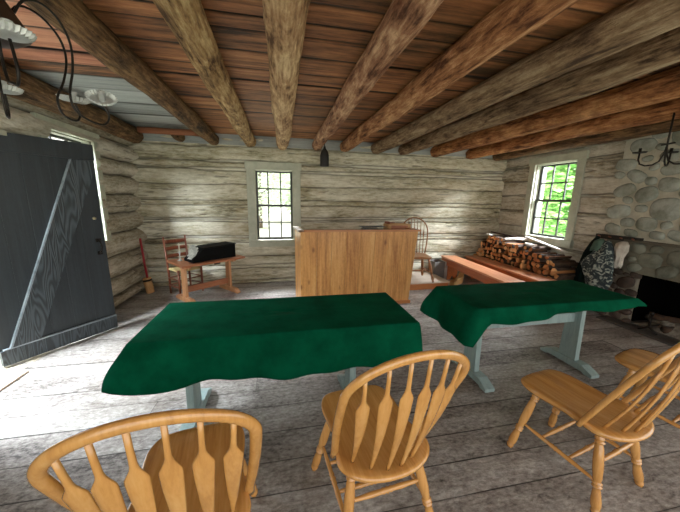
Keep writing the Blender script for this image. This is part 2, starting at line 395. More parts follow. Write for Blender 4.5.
zb_side = [(0, 0), (.20, 0), (.24, 1), (.50, 0), (.53, 1), (.78, 0), (.82, 1), (1.08, 0), (1.36, 0), (1.40, 1), (1.64, 0), (1.68, 1), (1.94, 0), (2.18, 0), (2.22, 1), (2.40, 0), (2.57, 0)]
log_wall('wall_back', XL - .2, XR + .2, zb_back, [WB], lambda a, z, d: (a, YB - d, z), M['wall'], .028, 1)
log_wall('wall_left', YF, YB + .2, [(0, 0), (.16, 0), (.42, 0), (.70, 0), (1.02, 0), (1.30, 0), (1.56, 0), (1.82, 0), (2.06, 0), (2.30, 0), (2.57, 0)], [WL, DL], lambda a, z, d: (XL + d - .02, a, z), M['wall_y'], .085, 5, .8, cw=.026)
log_wall('wall_right', 3.0, YB + .2, zb_side, [WR], lambda a, z, d: (XR - d, a, z), M['wall_y'], .022, 9)
# ------------------------------------------------------------------ windows
def window(n, u0, u1, z0, z1, M4, cas=.13, sashmat=None):
    """local frame: x along wall, y out of room (0 = wall face), z up"""
    root = bpy.data.objects.new('window_%d' % n, None); C.objects.link(root); root['kind'] = 'structure'; root.matrix_world = M4
    mb = MB(); g = .045
    mb.box(u0 - cas, u0, -g, -.012, z0 - .1, z1 + .002); mb.box(u1, u1 + cas, -g, -.012, z0 - .1, z1 + .002)
    mb.box(u0 - cas - .02, u1 + cas + .02, -g - .008, -.012, z1, z1 + cas)
    mb.build('window_casing', M['trim'], root, .005)
    mb = MB(); mb.box(u0 - cas, u1 + cas, -g - .012, .02, z0 - .12, z0 + .005); mb.build('window_sill', M['trim'], root, .006)
    zm = (z0 + z1) / 2; yo = .05
    mb = MB()
    for a, e in ((u0 - .004, u0 + .012), (u1 - .012, u1 + .004)): mb.box(a, e, 0, .2, z0, z1)
    mb.box(u0, u1, 0, .2, z1 - .012, z1 + .004); mb.build('window_jamb', M['trim'], root)
    for nm, a, b_, y in (('lower_sash', z0, zm + .02, yo), ('upper_sash', zm - .02, z1, yo + .035)):
        mb = MB(); w = .038
        mb.box(u0 + .01, u0 + .01 + w, y, y + .03, a, b_); mb.box(u1 - .01 - w, u1 - .01, y, y + .03, a, b_)
        mb.box(u0 + .042, u1 - .042, y, y + .03, a, a + w * 1.1); mb.box(u0 + .042, u1 - .042, y, y + .03, b_ - w, b_)
        W = u1 - u0
        for k in (1, 2): x = u0 + W * k / 3; mb.box(x - .011, x + .011, y + .004, y + .026, a + .03, b_ - .03)
        zz = (a + b_) / 2; mb.box(u0 + .042, u1 - .042, y + .005, y + .025, zz - .011, zz + .011)
        s = mb.build(nm, M['sash'], root)
        mb = MB(); mb.add([(u0 + .03, y + .015, a + .02), (u1 - .03, y + .015, a + .02), (u1 - .03, y + .015, b_ - .02), (u0 + .03, y + .015, b_ - .02)], [(0, 1, 2, 3)])
        mb.build('glass_pane', M['glass'], s)
    return root
window(1, WB[0], WB[1], WB[2], WB[3], TR((0, YB, 0)), .13)
window(2, -WR[1], -WR[0], WR[2], WR[3], TR((XR, 0, 0), rz=-PI / 2), .12)
window(3, WL[0], WL[1], WL[2], WL[3], TR((XL, 0, 0), rz=PI / 2), .11)
mb = MB(); mb.cur = (.6, 0); mb.box(XL, XR, YB - .03, YB - .001, 2.40, ZC - .005); o = mb.build('trim_1', M['ceiling_grey'], kind='structure')
# ------------------------------------------------------------------ joists
def joist(x0, x1, y0, y1, z, r, mat, seed, label, taper=.9, name='ceiling_joist'):
    mb = MB(); n = 32; k = int(abs(y1 - y0) / .03); vs = []; fs = []
    base = len(mb.v)
    for i in range(k + 1):
        t = i / k; y = y0 + (y1 - y0) * t
        cx = x0 + (x1 - x0) * t + .02 * nz(y * .8, seed); cz = z + .012 * nz(y * .7, seed + 9)
        rr = r * (1 + (taper - 1) * t) * (1 + .06 * nz(y * 1.3, seed, 3))
        for j in range(n):
            q = 2 * PI * j / n
            d = rr * (1 + .12 * nz(math.cos(q) * 1.5 + seed, math.sin(q) * 1.5, y * 1.1) + .07 * nz(math.cos(q) * 4, math.sin(q) * 4 + seed, y * 4) + .03 * nz(math.cos(q) * 9, math.sin(q) * 9 + seed, y * 9))
            if i in (0, k): d *= .93
            vs.append((cx + d * math.cos(q), y, cz + d * math.sin(q)))
    for i in range(k):
        for j in range(n): fs.append((i * n + j, (i + 1) * n + j, (i + 1) * n + (j + 1) % n, i * n + (j + 1) % n))
    fs += [tuple(range(n)), tuple(range(k * n, (k + 1) * n))[::-1]]
    mb.cur = (.5, 0); mb.add(vs, fs, True)
    o = mb.build(name, mat); o.data.polygons[-1].use_smooth = False; o.data.polygons[-2].use_smooth = False
    return tag(o, label, 'beam', 'round log joists under the ceiling')
bark = logmat('brown_bark_log', [(44, 30, 18), (104, 78, 52), (150, 118, 80)], (70, 56, 36))
tan = logmat('tan_peeled_log', [(74, 50, 30), (166, 132, 88), (218, 192, 142)], (128, 100, 62))
yel = logmat('yellow_peeled_log', [(88, 60, 38), (186, 148, 108), (230, 202, 156)], (156, 112, 76))
red = logmat('red_brown_log', [(76, 46, 30), (166, 120, 90), (218, 180, 142)], (126, 74, 50))
ora = logmat('orange_log', [(84, 48, 28), (172, 118, 78), (222, 176, 130)], (140, 88, 54))
gry = logmat('grey_log', [(70, 52, 38), (146, 120, 92), (190, 168, 136)], (112, 84, 58))
org = logmat('rusty_log', [(80, 46, 26), (168, 112, 70), (214, 160, 108)], (100, 60, 34))
JY = YB - .02
JS = [(-2.14, -2.13, 5.18, 2.44, .125, bark, 'dark brown log joist tight against the left wall above the door'),
      (-1.02, -1.05, JY, 2.46, .10, bark, 'dark mossy brown log joist second from the left wall'),
      (-.45, -.49, JY, 2.46, .105, tan, 'tan and green log joist ending just left of the back window'),
      (.04, .05, JY, 2.46, .115, yel, 'pale yellow log joist running straight back above the back window'),
      (.63, .64, JY, 2.46, .10, red, 'pinkish brown log joist ending beside the hanging black pendant'),
      (1.22, 1.14, JY, 2.46, .105, ora, 'orange streaked log joist first to the right of the black pendant'),
      (1.83, 1.72, JY, 2.46, .11, gry, 'grey weathered log joist second to the right of the black pendant'),
      (2.28, 2.26, JY, 2.46, .11, gry, 'grey brown log joist with a dark knot hole third right of the pendant'),
      (3.02, 2.90, JY, 2.46, .115, org, 'rusty orange log joist fourth right of the black pendant'),
      (3.62, 3.66, JY, 2.45, .11, org, 'rusty orange log joist just above the iron candle holder'),
      (4.28, 4.26, JY, 2.45, .11, bark, 'dark brown log joist nearest the stone chimney')]
for i, (xa, xb, ye, z, r, m, lb) in enumerate(JS): joist(xa, xb, YF + .05, ye, z, r, m, i * 3.7, lb)
# short log laid across the corner by the back wall
mb = MB(); mb.cur = (.5, 0)
pts = [(-2.02 + i * .12, 4.98 + .012 * nz(i * .5), 2.49 + .008 * nz(i * .4, 3)) for i in range(8)]
mb.tube(pts, [.045 + .004 * nz(i, 5) for i in range(8)], 14)
tag(mb.build('cross_log', wood('red_cross_log', [rgb(96, 56, 38), rgb(146, 92, 66), rgb(176, 122, 92)], 'x', 1, 14, .7, .6, spec=.2)), 'short thin reddish log lying crosswise at the left back corner of the ceiling', 'beam')
mb = MB(); mb.cur = (.5, 0); mb.tube([(-1.56, 5.05, 2.48), (-1.55, 5.15, 2.47), (-1.55, 5.3, 2.47)], [.06, .075, .07], 14)
tag(mb.build('log_stub', bark), 'short sawn log stub poking out above the back wall left of the joist', 'beam')

# ------------------------------------------------------------------ door leaf
def v2(a, b): return Vector((a, b))
free = Vector((-1.94, 3.65)); ang = R(54.5); Wd = .93
hinge = free - Vector((math.cos(ang), math.sin(ang))) * Wd
d1 = bpy.data.objects.new('door_1', None); C.objects.link(d1); d1['kind'] = 'structure'
mb = MB()
mb.box(XL - .2, XL + .02, DL[0], DL[0] + .04, 0, DL[3]); mb.box(XL - .2, XL + .02, DL[0], DL[1], DL[3] - .04, DL[3])
mb.build('door_frame', M['trim'], d1)
mb = MB(); mb.box(XL - .3, XL + .08, DL[0] + .04, 2.80, .0, .018); mb.build('door_threshold', M['threshold'], d1, .004)
door = None

# local: x from hinge to free edge, -y faces the camera
pl = MB(); n = 5
for k in range(n):
    a = Wd * k / n; e = Wd * (k + 1) / n
    pl.cur = (.3 + .4 * rnd.random(), 0); pl.box(a, e, .002 * (k % 2), .028, .02, 2.06)
pl.box(.002, Wd - .002, .012, .02, .022, 2.058)
door = pl.build('door_leaf', M['door_flat'], d1, .003); door.location = (hinge.x, hinge.y, 0); door.rotation_euler = (0, 0, ang)
T = .026
mb = MB(); mb.box(0, Wd, -T, -.001, 1.90, 2.06); mb.build('top_batten', M['door_flat'], door, .004)
mb = MB(); mb.box(0, Wd, -T, -.001, .02, .165); mb.build('bottom_batten', M['door'], door, .004)
mb = MB()
poly = [(.075, .17), (.27, .17), (Wd - .02, 1.78), (Wd - .02, 1.895), (Wd - .20, 1.895)]
mb.prism(poly, -T, -.001, axis='y')
br = mb.build('diagonal_brace', M['door_brace'], door, .003)
# edge reflections on the brace and batten, painted as lighter strips
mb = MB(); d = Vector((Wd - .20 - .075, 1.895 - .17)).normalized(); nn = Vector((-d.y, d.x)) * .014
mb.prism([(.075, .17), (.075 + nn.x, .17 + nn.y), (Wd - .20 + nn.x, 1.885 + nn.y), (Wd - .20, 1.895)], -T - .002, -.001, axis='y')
o = mb.build('edge_highlight', M['door_edge'], door); o['label'] = 'painted reflection along the edge of the brace'
mb = MB(); mb.box(.02, Wd, -T - .001, -.001, .165, .176); o = mb.build('edge_highlight', M['door_edge'], door); o['label'] = 'painted reflection along the edge of the bottom batten'
mb = MB(); mb.lathe([(0, 0), (.012, 0), (.016, .012), (.016, .022), (.008, .03), (0, .031)], 12, TR((Wd - .075, -.0, 1.30), rx=PI / 2)); mb.build('door_knob', plain('brass_knob', rgb(190, 184, 150), .3, .6), door)
mb = MB(); mb.tube([(Wd - .06, -.004, 1.06), (Wd - .06, -.04, 1.04), (Wd - .055, -.045, .99), (Wd - .06, -.04, .94), (Wd - .06, -.004, .92)], .008, 8)
mb.box(Wd - .085, Wd - .035, -.006, 0, .90, .94); mb.box(Wd - .085, Wd - .035, -.006, 0, 1.04, 1.08); mb.build('door_handle', M['black_iron'], door)
mb = MB(); mb.box(Wd, Wd + .004, -.001, .028, .02, 2.06); mb.build('leaf_edge', M['door_flat'], door)

# ------------------------------------------------------------------ arrow-back chairs
LEAN, HB, BW, WBt, V1F, DB, DT, BUL, CV = .428, .645, .497, .435, .712, .064, .077, .147, .034
SH = .45
def bow_uv():
    v1 = V1F * HB; r_ = []
    for i in range(13):
        x = i / 13; r_.append((WBt / 2 + (BW - WBt) / 2 * math.sin(x * PI / 2), v1 * x))
    for i in range(17):
        x = i / 16; r_.append((BW / 2 * math.cos(x * PI / 2), v1 + (HB - v1) * math.sin(x * PI / 2)))
    return [(-a, b_) for a, b_ in r_] + [(a, b_) for a, b_ in r_[::-1][1:]]
def uv3(a, v, lean=LEAN, cv=CV): return Vector((a, -v * math.sin(lean) - cv * v * v, SH + v * math.cos(lean)))
OUT = [(.0, .405), (.11, .40), (.165, .382), (.195, .335), (.205, .27), (.200, .18), (.197, .09), (.214, 0), (.222, -.06), (.198, -.11), (.15, -.15), (.08, -.176), (0, -.184)]
def smooth_closed(pts, per=4):
    n = len(pts); o = []
    for i in range(n):
        p0, p1, p2, p3 = (Vector(pts[(i + k) % n]) for k in (-1, 0, 1, 2))
        for j in range(per):
            t = j / per
            o.append(.5 * ((2 * p1) + (p2 - p0) * t + (2 * p0 - 5 * p1 + 4 * p2 - p3) * t * t + (3 * p1 - p0 - 3 * p2 + p3) * t ** 3))
    return o
def seat_mb(out=OUT, th=.038):
    pts = smooth_closed(out + [(-a, b_) for a, b_ in out[1:-1][::-1]])
    c = Vector((0, .12)); mb = MB(); n = len(pts); vs = []; fs = []
    def dish(p):
        # saddle: two hollows beside a centre ridge
        q = ((p.x / .2) ** 2 + ((p.y - .08) / .26) ** 2)
        return -.012 * max(0, 1 - q) + .006 * math.exp(-(p.x / .035) ** 2) * max(0, min(1, (p.y - .1) / .2)) * (1 if q < 1.3 else .4)
    rings = [(.0, 0, 1), (.25, 0, 1), (.5, 0, 1), (.7, 0, 1), (.85, 0, 1), (.95, 0, 1), (.985, -.004, 0), (1.0, -.012, 0), (.995, -.022, 0), (.94, -th, 0), (.5, -th, 0), (0, -th, 0)]
    for s, dz, top in rings:
        for p in pts:
            q = c + (p - c) * max(s, .001); vs.append((q.x, q.y, SH + dz + (dish(q) if top else 0)))
    for i in range(len(rings) - 1):
        for j in range(n): fs.append((i * n + j, i * n + (j + 1) % n, (i + 1) * n + (j + 1) % n, (i + 1) * n + j))
    mb.add(vs, fs, True); return mb
def turned(p, q, prof, n=12):
    """prof: list of (t, r) along p->q"""
    p, q = Vector(p), Vector(q); mb = MB(); mb.tube([p + (q - p) * t for t, r in prof], [r for t, r in prof], n); return mb
LEGP = [(0, .016), (.05, .018), (.09, .0225), (.10, .0235), (.112, .0165), (.122, .0165), (.132, .0235), (.142, .0235), (.152, .0165), (.165, .017), (.2, .0205), (.34, .024), (.46, .0245), (.56, .021), (.60, .018), (.612, .0165), (.62, .0235), (.632, .0235), (.64, .0165), (.652, .0165), (.66, .0235), (.672, .0235), (.68, .0165), (.72, .019), (.84, .0245), (.9, .024), (.94, .0165), (.95, .022), (1, .0185)]
STRP = [(0, .008), (.1, .009), (.3, .0125), (.42, .011), (.45, .014), (.48, .011), (.5, .0155), (.52, .011), (.55, .014), (.58, .011), (.7, .0125), (.9, .009), (1, .008)]
legs = {'fl': ((-.145, .275, SH - .03), (-.232, .35, 0)), 'fr': ((.145, .275, SH - .03), (.235, .36, 0)), 'rl': ((-.155, -.055, SH - .03), (-.205, -.125, 0)), 'rr': ((.155, -.055, SH - .03), (.245, -.13, 0))}
def lp(k, z):
    a, b_ = Vector(legs[k][0]), Vector(legs[k][1]); return b_ + (a - b_) * (z / a.z)
def arrow_chair(label, loc, rz, plainspindle=False):
    t = thing('arrow_back_chair', label, 'chair', loc, rz)
    seat_mb().build('seat', M['oak_y'], t)
    uv = bow_uv(); mb = MB()
    pts = [uv3(a, v) for a, v in uv]; pts = [pts[0] + Vector((0, .012, -.03))] + pts + [pts[-1] + Vector((0, .012, -.03))]
    mb.tube(pts, [(.0145, .0195)] * len(pts), 14, side=(0, math.cos(LEAN), math.sin(LEAN)))
    mb.build('bow_back', M['oak_z'], t)
    v1 = V1F * HB
    for k in range(6):
        a = (k - 2.5) * DT; v = v1 + (HB - v1) * math.sqrt(1 - (a / (BW / 2)) ** 2)
        top = uv3(a, v - .005); x = (k - 2.5) * DB; bot = Vector((x, -BUL * (1 - (x / (WBt / 2)) ** 2), SH - .004))
        prof = [(0, .0075, .0075), (.12, .008, .008), (.2, .009, .008), (.225, .012, .0075), (.25, .019, .007), (.28, .0275, .007), (.305, .0285, .007), (.4, .0265, .007), (.55, .0215, .007), (.7, .0165, .007), (.86, .0105, .0075), (.95, .008, .008), (1, .0075, .0075)]
        mb = MB(); mid = .5 * (top + bot) + Vector((0, -.012 + .02, 0)) * 0
        P = []
        for s, w, h in prof:
            p = top + (bot - top) * s; p.y += -.022 * math.sin(s * PI); P.append(p)
        mb.tube(P, [(w, h) for s, w, h in prof], 12, side=(1, 0, 0)); mb.build('spindle', M['oak_z'], t)
    for k in ('fl', 'fr', 'rl', 'rr'): turned(*legs[k], LEGP).build('leg', M['oak_z'], t)
    A = {}
    for s in 'lr':
        a, b_ = lp('f' + s, .19), lp('r' + s, .16); A[s] = (a, b_); turned(a, b_, STRP).build('stretcher', M['oak_y'], t)
    for f in (.3, .66):
        turned(A['l'][0].lerp(A['l'][1], f), A['r'][0].lerp(A['r'][1], f), STRP).build('stretcher', M['oak_x'], t)
    turned(lp('rl', .26), lp('rr', .26), STRP).build('stretcher', M['oak_x'], t)
    return t
arrow_chair('honey oak arrow-back chair at the bottom left, before the larger green table', (-.359, .935, 0), .128)
arrow_chair('honey oak arrow-back chair seen from behind between the two green tables', (.426, 1.09, 0), .112)
c3 = arrow_chair('honey oak arrow-back chair turned sideways before the right green table, whole seat visible', (1.695, 1.055, 0), .20); c3.scale = (.93, .96, 1)
arrow_chair('honey oak arrow-back chair at the far right edge, half hidden behind another chair', (2.63, 1.16, 0), .25)

# windsor chair on the platform
def windsor(label, loc, rz):
    t = thing('windsor_chair', label, 'chair', loc, rz)
    o2 = [(a * .98, .0 + b_ * .92) for a, b_ in OUT]
    seat_mb(o2, .034).build('seat', M['windsor'], t)
    lean, hb, W, wb = .17, .66, .50, .40; v1 = .62 * hb; r_ = []
    for i in range(9): x = i / 9; r_.append((wb / 2 + (W - wb) / 2 * math.sin(x * PI / 2), v1 * x))
    for i in range(13): x = i / 12; r_.append((W / 2 * math.cos(x * PI / 2), v1 + (hb - v1) * math.sin(x * PI / 2)))
    uv = [(-a, b_) for a, b_ in r_] + [(a, b_) for a, b_ in r_[::-1][1:]]
    f3 = lambda a, v: Vector((a, -.06 - v * math.sin(lean), SH + v * math.cos(lean)))
    mb = MB(); mb.tube([f3(a, v) for a, v in uv], .013, 10); mb.build('bow_back', M['windsor'], t)
    for k in range(7):
        a = (k - 3) * .062; v = v1 + (hb - v1) * math.sqrt(1 - (a / (W / 2)) ** 2)
        p, q = f3(a, v), Vector(((k - 3) * .052, -.10 + .01 * abs(k - 3), SH))
        turned(p, q, [(0, .005), (.25, .006), (.33, .012), (.42, .013), (.5, .007), (.9, .008), (1, .007)], 8).build('spindle', M['windsor'], t)
    for k in ('fl', 'fr', 'rl', 'rr'): turned(*legs[k], LEGP, 10).build('leg', M['windsor'], t)
    for s in 'lr': turned(lp('f' + s, .16), lp('r' + s, .16), STRP, 8).build('stretcher', M['windsor'], t)
    turned(lp('fl', .16).lerp(lp('rl', .16), .5), lp('fr', .16).lerp(lp('rr', .16), .5), STRP, 8).build('stretcher', M['windsor'], t)
    return t

# ------------------------------------------------------------------ tables
def trestle(label, x0, x1, y0, y1, lx, h=.745, loc=None):
    cx, cy = (x0 + x1) / 2, (y0 + y1) / 2
    t = thing('trestle_table', label, 'table', (cx, cy, 0), 0)
    mb = MB(); mb.box(x0 - cx, x1 - cx, y0 - cy, y1 - cy, h - .032, h); mb.build('tabletop', M['blue'], t, .003)
    for X in lx:
        X -= cx
        mb = MB(); mb.prism([(-.085, .07), (.085, .07), (.07, .62), (-.07, .62)][:], X - .024, X + .024, axis='x', M=None)
        lg = mb.build('leg', M['blue'], t, .003)
        mb = MB(); w = (y1 - y0) / 2 - .02
        mb.prism([(-w, 0), (-w + .07, 0), (-w + .09, .015), (w - .09, .015), (w - .07, 0), (w, 0), (w, .03), (w - .10, .075), (-w + .10, .075), (-w, .03)], X - .045, X + .045, axis='x')
        mb.build('foot', M['blue'], lg, .003)
        mb = MB(); mb.prism([(-w + .03, h - .033), (w - .03, h - .033), (w - .08, h - .13), (-w + .08, h - .13)], X - .035, X + .035, axis='x'); mb.build('top_bearer', M['blue'], lg, .003)
    mb = MB(); mb.box(lx[0] - cx + .02, lx[1] - cx - .02, -.018, .018, .44, .53); mb.build('stretcher', M['blue'], t, .003)
    return t
T1 = (-.83, .87, 1.66, 2.27)
T2 = (1.44, 2.97, 1.81, 2.38)
trestle('pale blue trestle table under the larger green cloth in the middle of the room', *T1, (-.63, .50))
trestle('pale blue trestle table under the green cloth on the right', *T2, (1.66, 2.74))

def tablecloth(label, T, drop, flare, tip, h=.752, seed=0, ctip=.28, cn={}):
    """drop(side, s) length; flare(side, s) outward lean; tip(corner)-> (extra drop, extra flare); sides 0 front,1 right,2 back,3 left"""
    x0, x1, y0, y1 = T; x0 -= .012; x1 += .012; y0 -= .012; y1 += .012
    c = [Vector((x0, y0)), Vector((x1, y0)), Vector((x1, y1)), Vector((x0, y1))]
    nrm = [Vector((0, -1)), Vector((1, 0)), Vector((0, 1)), Vector((-1, 0))]
    per = []    # (point, normal, drop, flare, wave phase)
    for s in range(4):
        a, e = c[s], c[(s + 1) % 4]; L = (e - a).length; n = int(L / .035)
        for i in range(n + 1):
            f = i / n; p = a + (e - a) * f
            # near a corner the hanging length grows toward the cloth's corner
            ca = tip(s); cb = tip((s + 1) % 4)
            wa = max(0, 1 - f * L / ctip) ** 1.6; wb = max(0, 1 - (1 - f) * L / ctip) ** 1.6
            dr = drop(s, f) + (ca[0] if s in (0, 2) else ca[2]) * wa + (cb[0] if s in (0, 2) else cb[2]) * wb; fl = flare(s, f) + ca[1] * wa + cb[1] * wb
            nn = nrm[s].copy()
            if wa > 0: nn = (nrm[s] + (nrm[s - 1]) * wa * .9).normalized()
            if wb > 0: nn = (nrm[s] + (nrm[(s + 1) % 4]) * wb * .9).normalized()
            if s in cn and wa > 0: nn = (nrm[s] * (1 - wa) + Vector(cn[s]) * wa).normalized()
            if (s + 1) % 4 in cn and wb > 0: nn = (nrm[s] * (1 - wb) + Vector(cn[(s + 1) % 4]) * wb).normalized()
            if f == 1: continue
            wav = .014 * math.sin(s * 2 + f * L * 8.0 + seed) + .008 * math.sin(f * L * 21 + seed * 2)
            per.append((p, nn, dr, fl, wav * (1 - max(wa, wb) * .6)))
    mb = MB(); n = len(per); K = 14; vs = []; fs = []
    # top interior rings
    cc = Vector(((x0 + x1) / 2, (y0 + y1) / 2)); rings = [0, .2, .4, .6, .75, .88, .96, .995]
    for r_ in rings:
        for p, nn, dr, fl, wv in per:
            q = cc + (p - cc) * max(r_, .0005)
            vs.append((q.x, q.y, h + .0022 * nz(q.x * 4, q.y * 9, seed) + .0035 * max(0, 1 - abs((q.y - (y0 + .33)) / .012)) + .001))
    for k in range(K + 1):
        t = k / K
        for p, nn, dr, fl, wv in per:
            s_ = dr * t; out = .006 + fl * math.sin(t * PI / 2) ** 1.2 + wv * t * 1.6 - .004 * (k == 0) * 1.5
            q = p + nn * out
            z = h - max(0, s_ * math.cos(math.atan2(fl, dr) * .8)) - (.001 if k == 0 else .004) + (.012 * math.sin(p.x * 6 + p.y * 5 + seed) * t)
            vs.append((q.x, q.y, z))
    RR = len(rings) + K + 1
    for i in range(RR - 1):
        for j in range(n): fs.append((i * n + j, i * n + (j + 1) % n, (i + 1) * n + (j + 1) % n, (i + 1) * n + j))
    mb.add(vs, fs, True)
    o = mb.build('tablecloth', M['cloth'])
    s = o.modifiers.new('thick', 'SOLIDIFY'); s.thickness = .003; s.offset = 1
    return tag(o, label, 'tablecloth')
tablecloth('dark green cloth draped over the larger table in the middle of the room', T1, lambda s, f: .265 if s == 0 else .22, lambda s, f: .03 if s == 0 else .05,
           lambda c: {0: (.0, .095, .045), 1: (.0, -.02, .045), 2: (.0, .0, 0), 3: (.0, .0, 0)}[c], seed=1.3, ctip=.34, cn={0: (-1, -.12)})
def d2(s, f):
    if s == 0: return .125 - .08 * f
    if s == 3: return .26 + .02 * (1 - f)
    return .10
tablecloth('dark green cloth on the right table, its corner hanging toward the camera', T2, d2, lambda s, f: .02 if s == 0 else (.05 if s == 1 else .07),
           lambda c: {0: (.17, .01, .035), 1: (0, -.0, -.045), 2: (0, .03, 0), 3: (.17, .06, 0)}[c], seed=4.1, ctip=.15)

# ------------------------------------------------------------------ judge's bench / lectern
LX0, LX1, LY0, LY1, LH = .27, 1.86, 3.92, 4.47, 1.10
lec = thing('witness_desk', 'tall knotty pine panelled desk with a capped rim standing in the room centre', 'desk', ((LX0 + LX1) / 2, LY0, 0))
cx = (LX0 + LX1) / 2
mb = MB(); n = 8
for k in range(n):
    def X(t, z): return (LX0 + (LX1 - LX0) * t) + .09 * (z / LH) * t - cx
    a, e = k / n, (k + 1) / n - .002
    mb.cur = (.2 + .6 * rnd.random(), 0)
    vs = [(X(a, .03), 0, .03), (X(e, .03), 0, .03), (X(e, LH), 0, LH), (X(a, LH), 0, LH), (X(a, .03), .022, .03), (X(e, .03), .022, .03), (X(e, LH), .022, LH), (X(a, LH), .022, LH)]
    mb.add(vs, [(0, 1, 2, 3), (4, 7, 6, 5), (0, 4, 5, 1), (3, 2, 6, 7), (0, 3, 7, 4), (1, 5, 6, 2)])
mb.build('front_panel', M['pine_z'], lec, .002)
for nm, xx, fl in (('side_panel', LX0 - cx - .02, -.05), ('side_panel', LX1 - cx + .09, 0)):
    mb = MB(); mb.cur = (.6, 0)
    x = xx
    xb = x - (.09 if fl == 0 else 0)
    vs = [(xb, 0, 0), (xb + .02, 0, 0), (xb + .02 + fl, LY1 - LY0, 0), (xb + fl, LY1 - LY0, 0), (x, 0, LH), (x + .02, 0, LH), (x + .02 + fl, LY1 - LY0, LH), (x + fl, LY1 - LY0, LH)]
    mb.add(vs, [(0, 3, 2, 1), (4, 5, 6, 7), (0, 1, 5, 4), (1, 2, 6, 5), (2, 3, 7, 6), (3, 0, 4, 7)]); mb.build(nm, M['pine_z'], lec, .002)
mb = MB(); mb.box(LX0 - cx - .04, LX1 - cx + .135, -.03, .05, LH, LH + .028); mb.build('cap_rail', M['pine_x'], lec, .004)
mb = MB(); mb.prism([(LX0 - cx - .045, -.03), (LX0 - cx + .03, -.03), (LX0 - cx - .02, .55), (LX0 - cx - .10, .55)], LH + .001, LH + .03); mb.build('cap_rail', M['platform_top'], lec, .004)  # left rail: its whitish reflection is put into the pale colour
mb = MB(); mb.box(LX1 - cx + .05, LX1 - cx + .13, .051, .55, LH, LH + .027); mb.build('cap_rail', M['pine_x'], lec, .004)
mb = MB(); mb.box(LX0 - cx - .02, LX1 - cx + .05, -.025, -.001, .0, .05); mb.build('base_moulding', M['pine_x'], lec, .004)
mb = MB(); mb.box(LX0 - cx + .012, LX1 - cx + .0, .024, .53, LH - .05, LH - .02); mb.build('writing_surface', M['pine_x'], lec)
zs = LH - .02
bk = thing('open_book', 'dark open book lying on the pine desk top left of the wooden box', 'book', (1.38, 4.28, zs), .1)
mb = MB(); mb.prism([(-.19, 0), (.19, 0), (.18, .012), (.10, .035), (0, .02), (-.10, .035), (-.18, .012)], -.11, .11, axis='y'); mb.build('pages', M['paper'], bk)
mb = MB(); mb.box(-.20, .20, -.12, .12, -.001, .004); mb.build('cover', M['black_box'], bk)
mb = MB(); mb.box(-.19, .19, -.1, .1, .055, .062); mb.build('loose_sheet', plain('dark_page', rgb(70, 78, 80), .6), bk); kids(bk)[-1].location = (0, 0, -.0)
bx = thing('wooden_box', 'low light wooden box on the pine desk beside the open book', 'box', (1.80, 4.32, zs), .05)
mb = MB(); mb.box(-.19, .19, -.1, -.085, 0, .10); mb.box(-.19, .19, .085, .1, 0, .10); mb.box(-.19, -.175, -.085, .085, 0, .10); mb.box(.175, .19, -.085, .085, 0, .10); mb.box(-.175, .175, -.085, .085, 0, .012); mb.build('box_body', M['basket'], bx, .002)
mb = MB(); mb.box(-.14, .14, -.104, -.1, .02, .08); o = mb.build('front_inset', M['desk'], bx, .002)
gv = thing('gavel', 'dark brown wooden gavel resting on the corner of the wooden box', 'gavel', (1.63, 4.30, zs + .112), .5)
mb = MB(); mb.lathe([(0, -.045), (.018, -.045), (.02, -.038), (.016, -.03), (.02, -.02), (.02, .02), (.016, .03), (.02, .038), (.018, .045), (0, .045)], 14, TR((0, 0, .008), rx=PI / 2)); mb.build('gavel_head', M['darkwood'], gv)
mb = MB(); mb.tube([(0, 0, .008), (.1, 0, .0), (.17, 0, -.004)], [.006, .007, .009], 10); mb.build('handle', M['darkwood'], gv)

# platform
pf = thing('low_platform', 'low pine platform with a pale top behind the pine desk', 'platform', (1.95, 4.5, 0))
mb = MB(); mb.box(-1.25, .97, .0, .75, 0, .108); mb.build('platform_side', M['pine_x'], pf, .003)
mb = MB(); mb.box(-1.26, .99, -.015, .76, .108, .13); mb.build('platform_top', M['platform_top'], pf, .003)
w = windsor('brown bow-back windsor chair standing on the low platform', (2.42, 4.86, .13), PI - .12)

# benches
def bench(label, loc, rz, L, Wd_=.29, h=.43):
    t = thing('plank_bench', label, 'bench', loc, rz)
    mb = MB(); mb.box(-Wd_ / 2, Wd_ / 2, -L / 2, L / 2, h - .03, h); mb.build('seat_plank', M['pine_y'], t, .004)
    for s in (-1, 1):
        mb = MB(); x = s * (Wd_ / 2 - .035); mb.box(x - .011, x + .011, -L / 2 + .01, L / 2 - .01, h - .16, h - .031); mb.build('apron', M['pine_edge'], t, .003)
    for s in (-1, 1):
        y = s * (L / 2 - .22); mb = MB(); q = Wd_ / 2 - .05
        mb.prism([(-q, h - .031), (-q, 0), (-q + .06, 0), (0, .09), (q - .06, 0), (q, 0), (q, h - .031)], y - .014, y + .014, axis='y'); mb.build('leg', M['pine_edge'], t, .002)
    return t
bench('long orange pine bench nearest the pine desk, in front of the firewood', (3.27, 4.30, 0), -.075, 1.92, .31, .45)
bench('long orange pine bench directly in front of the firewood stack', (3.83, 4.30, 0), -.055, 1.90, .30, .44)
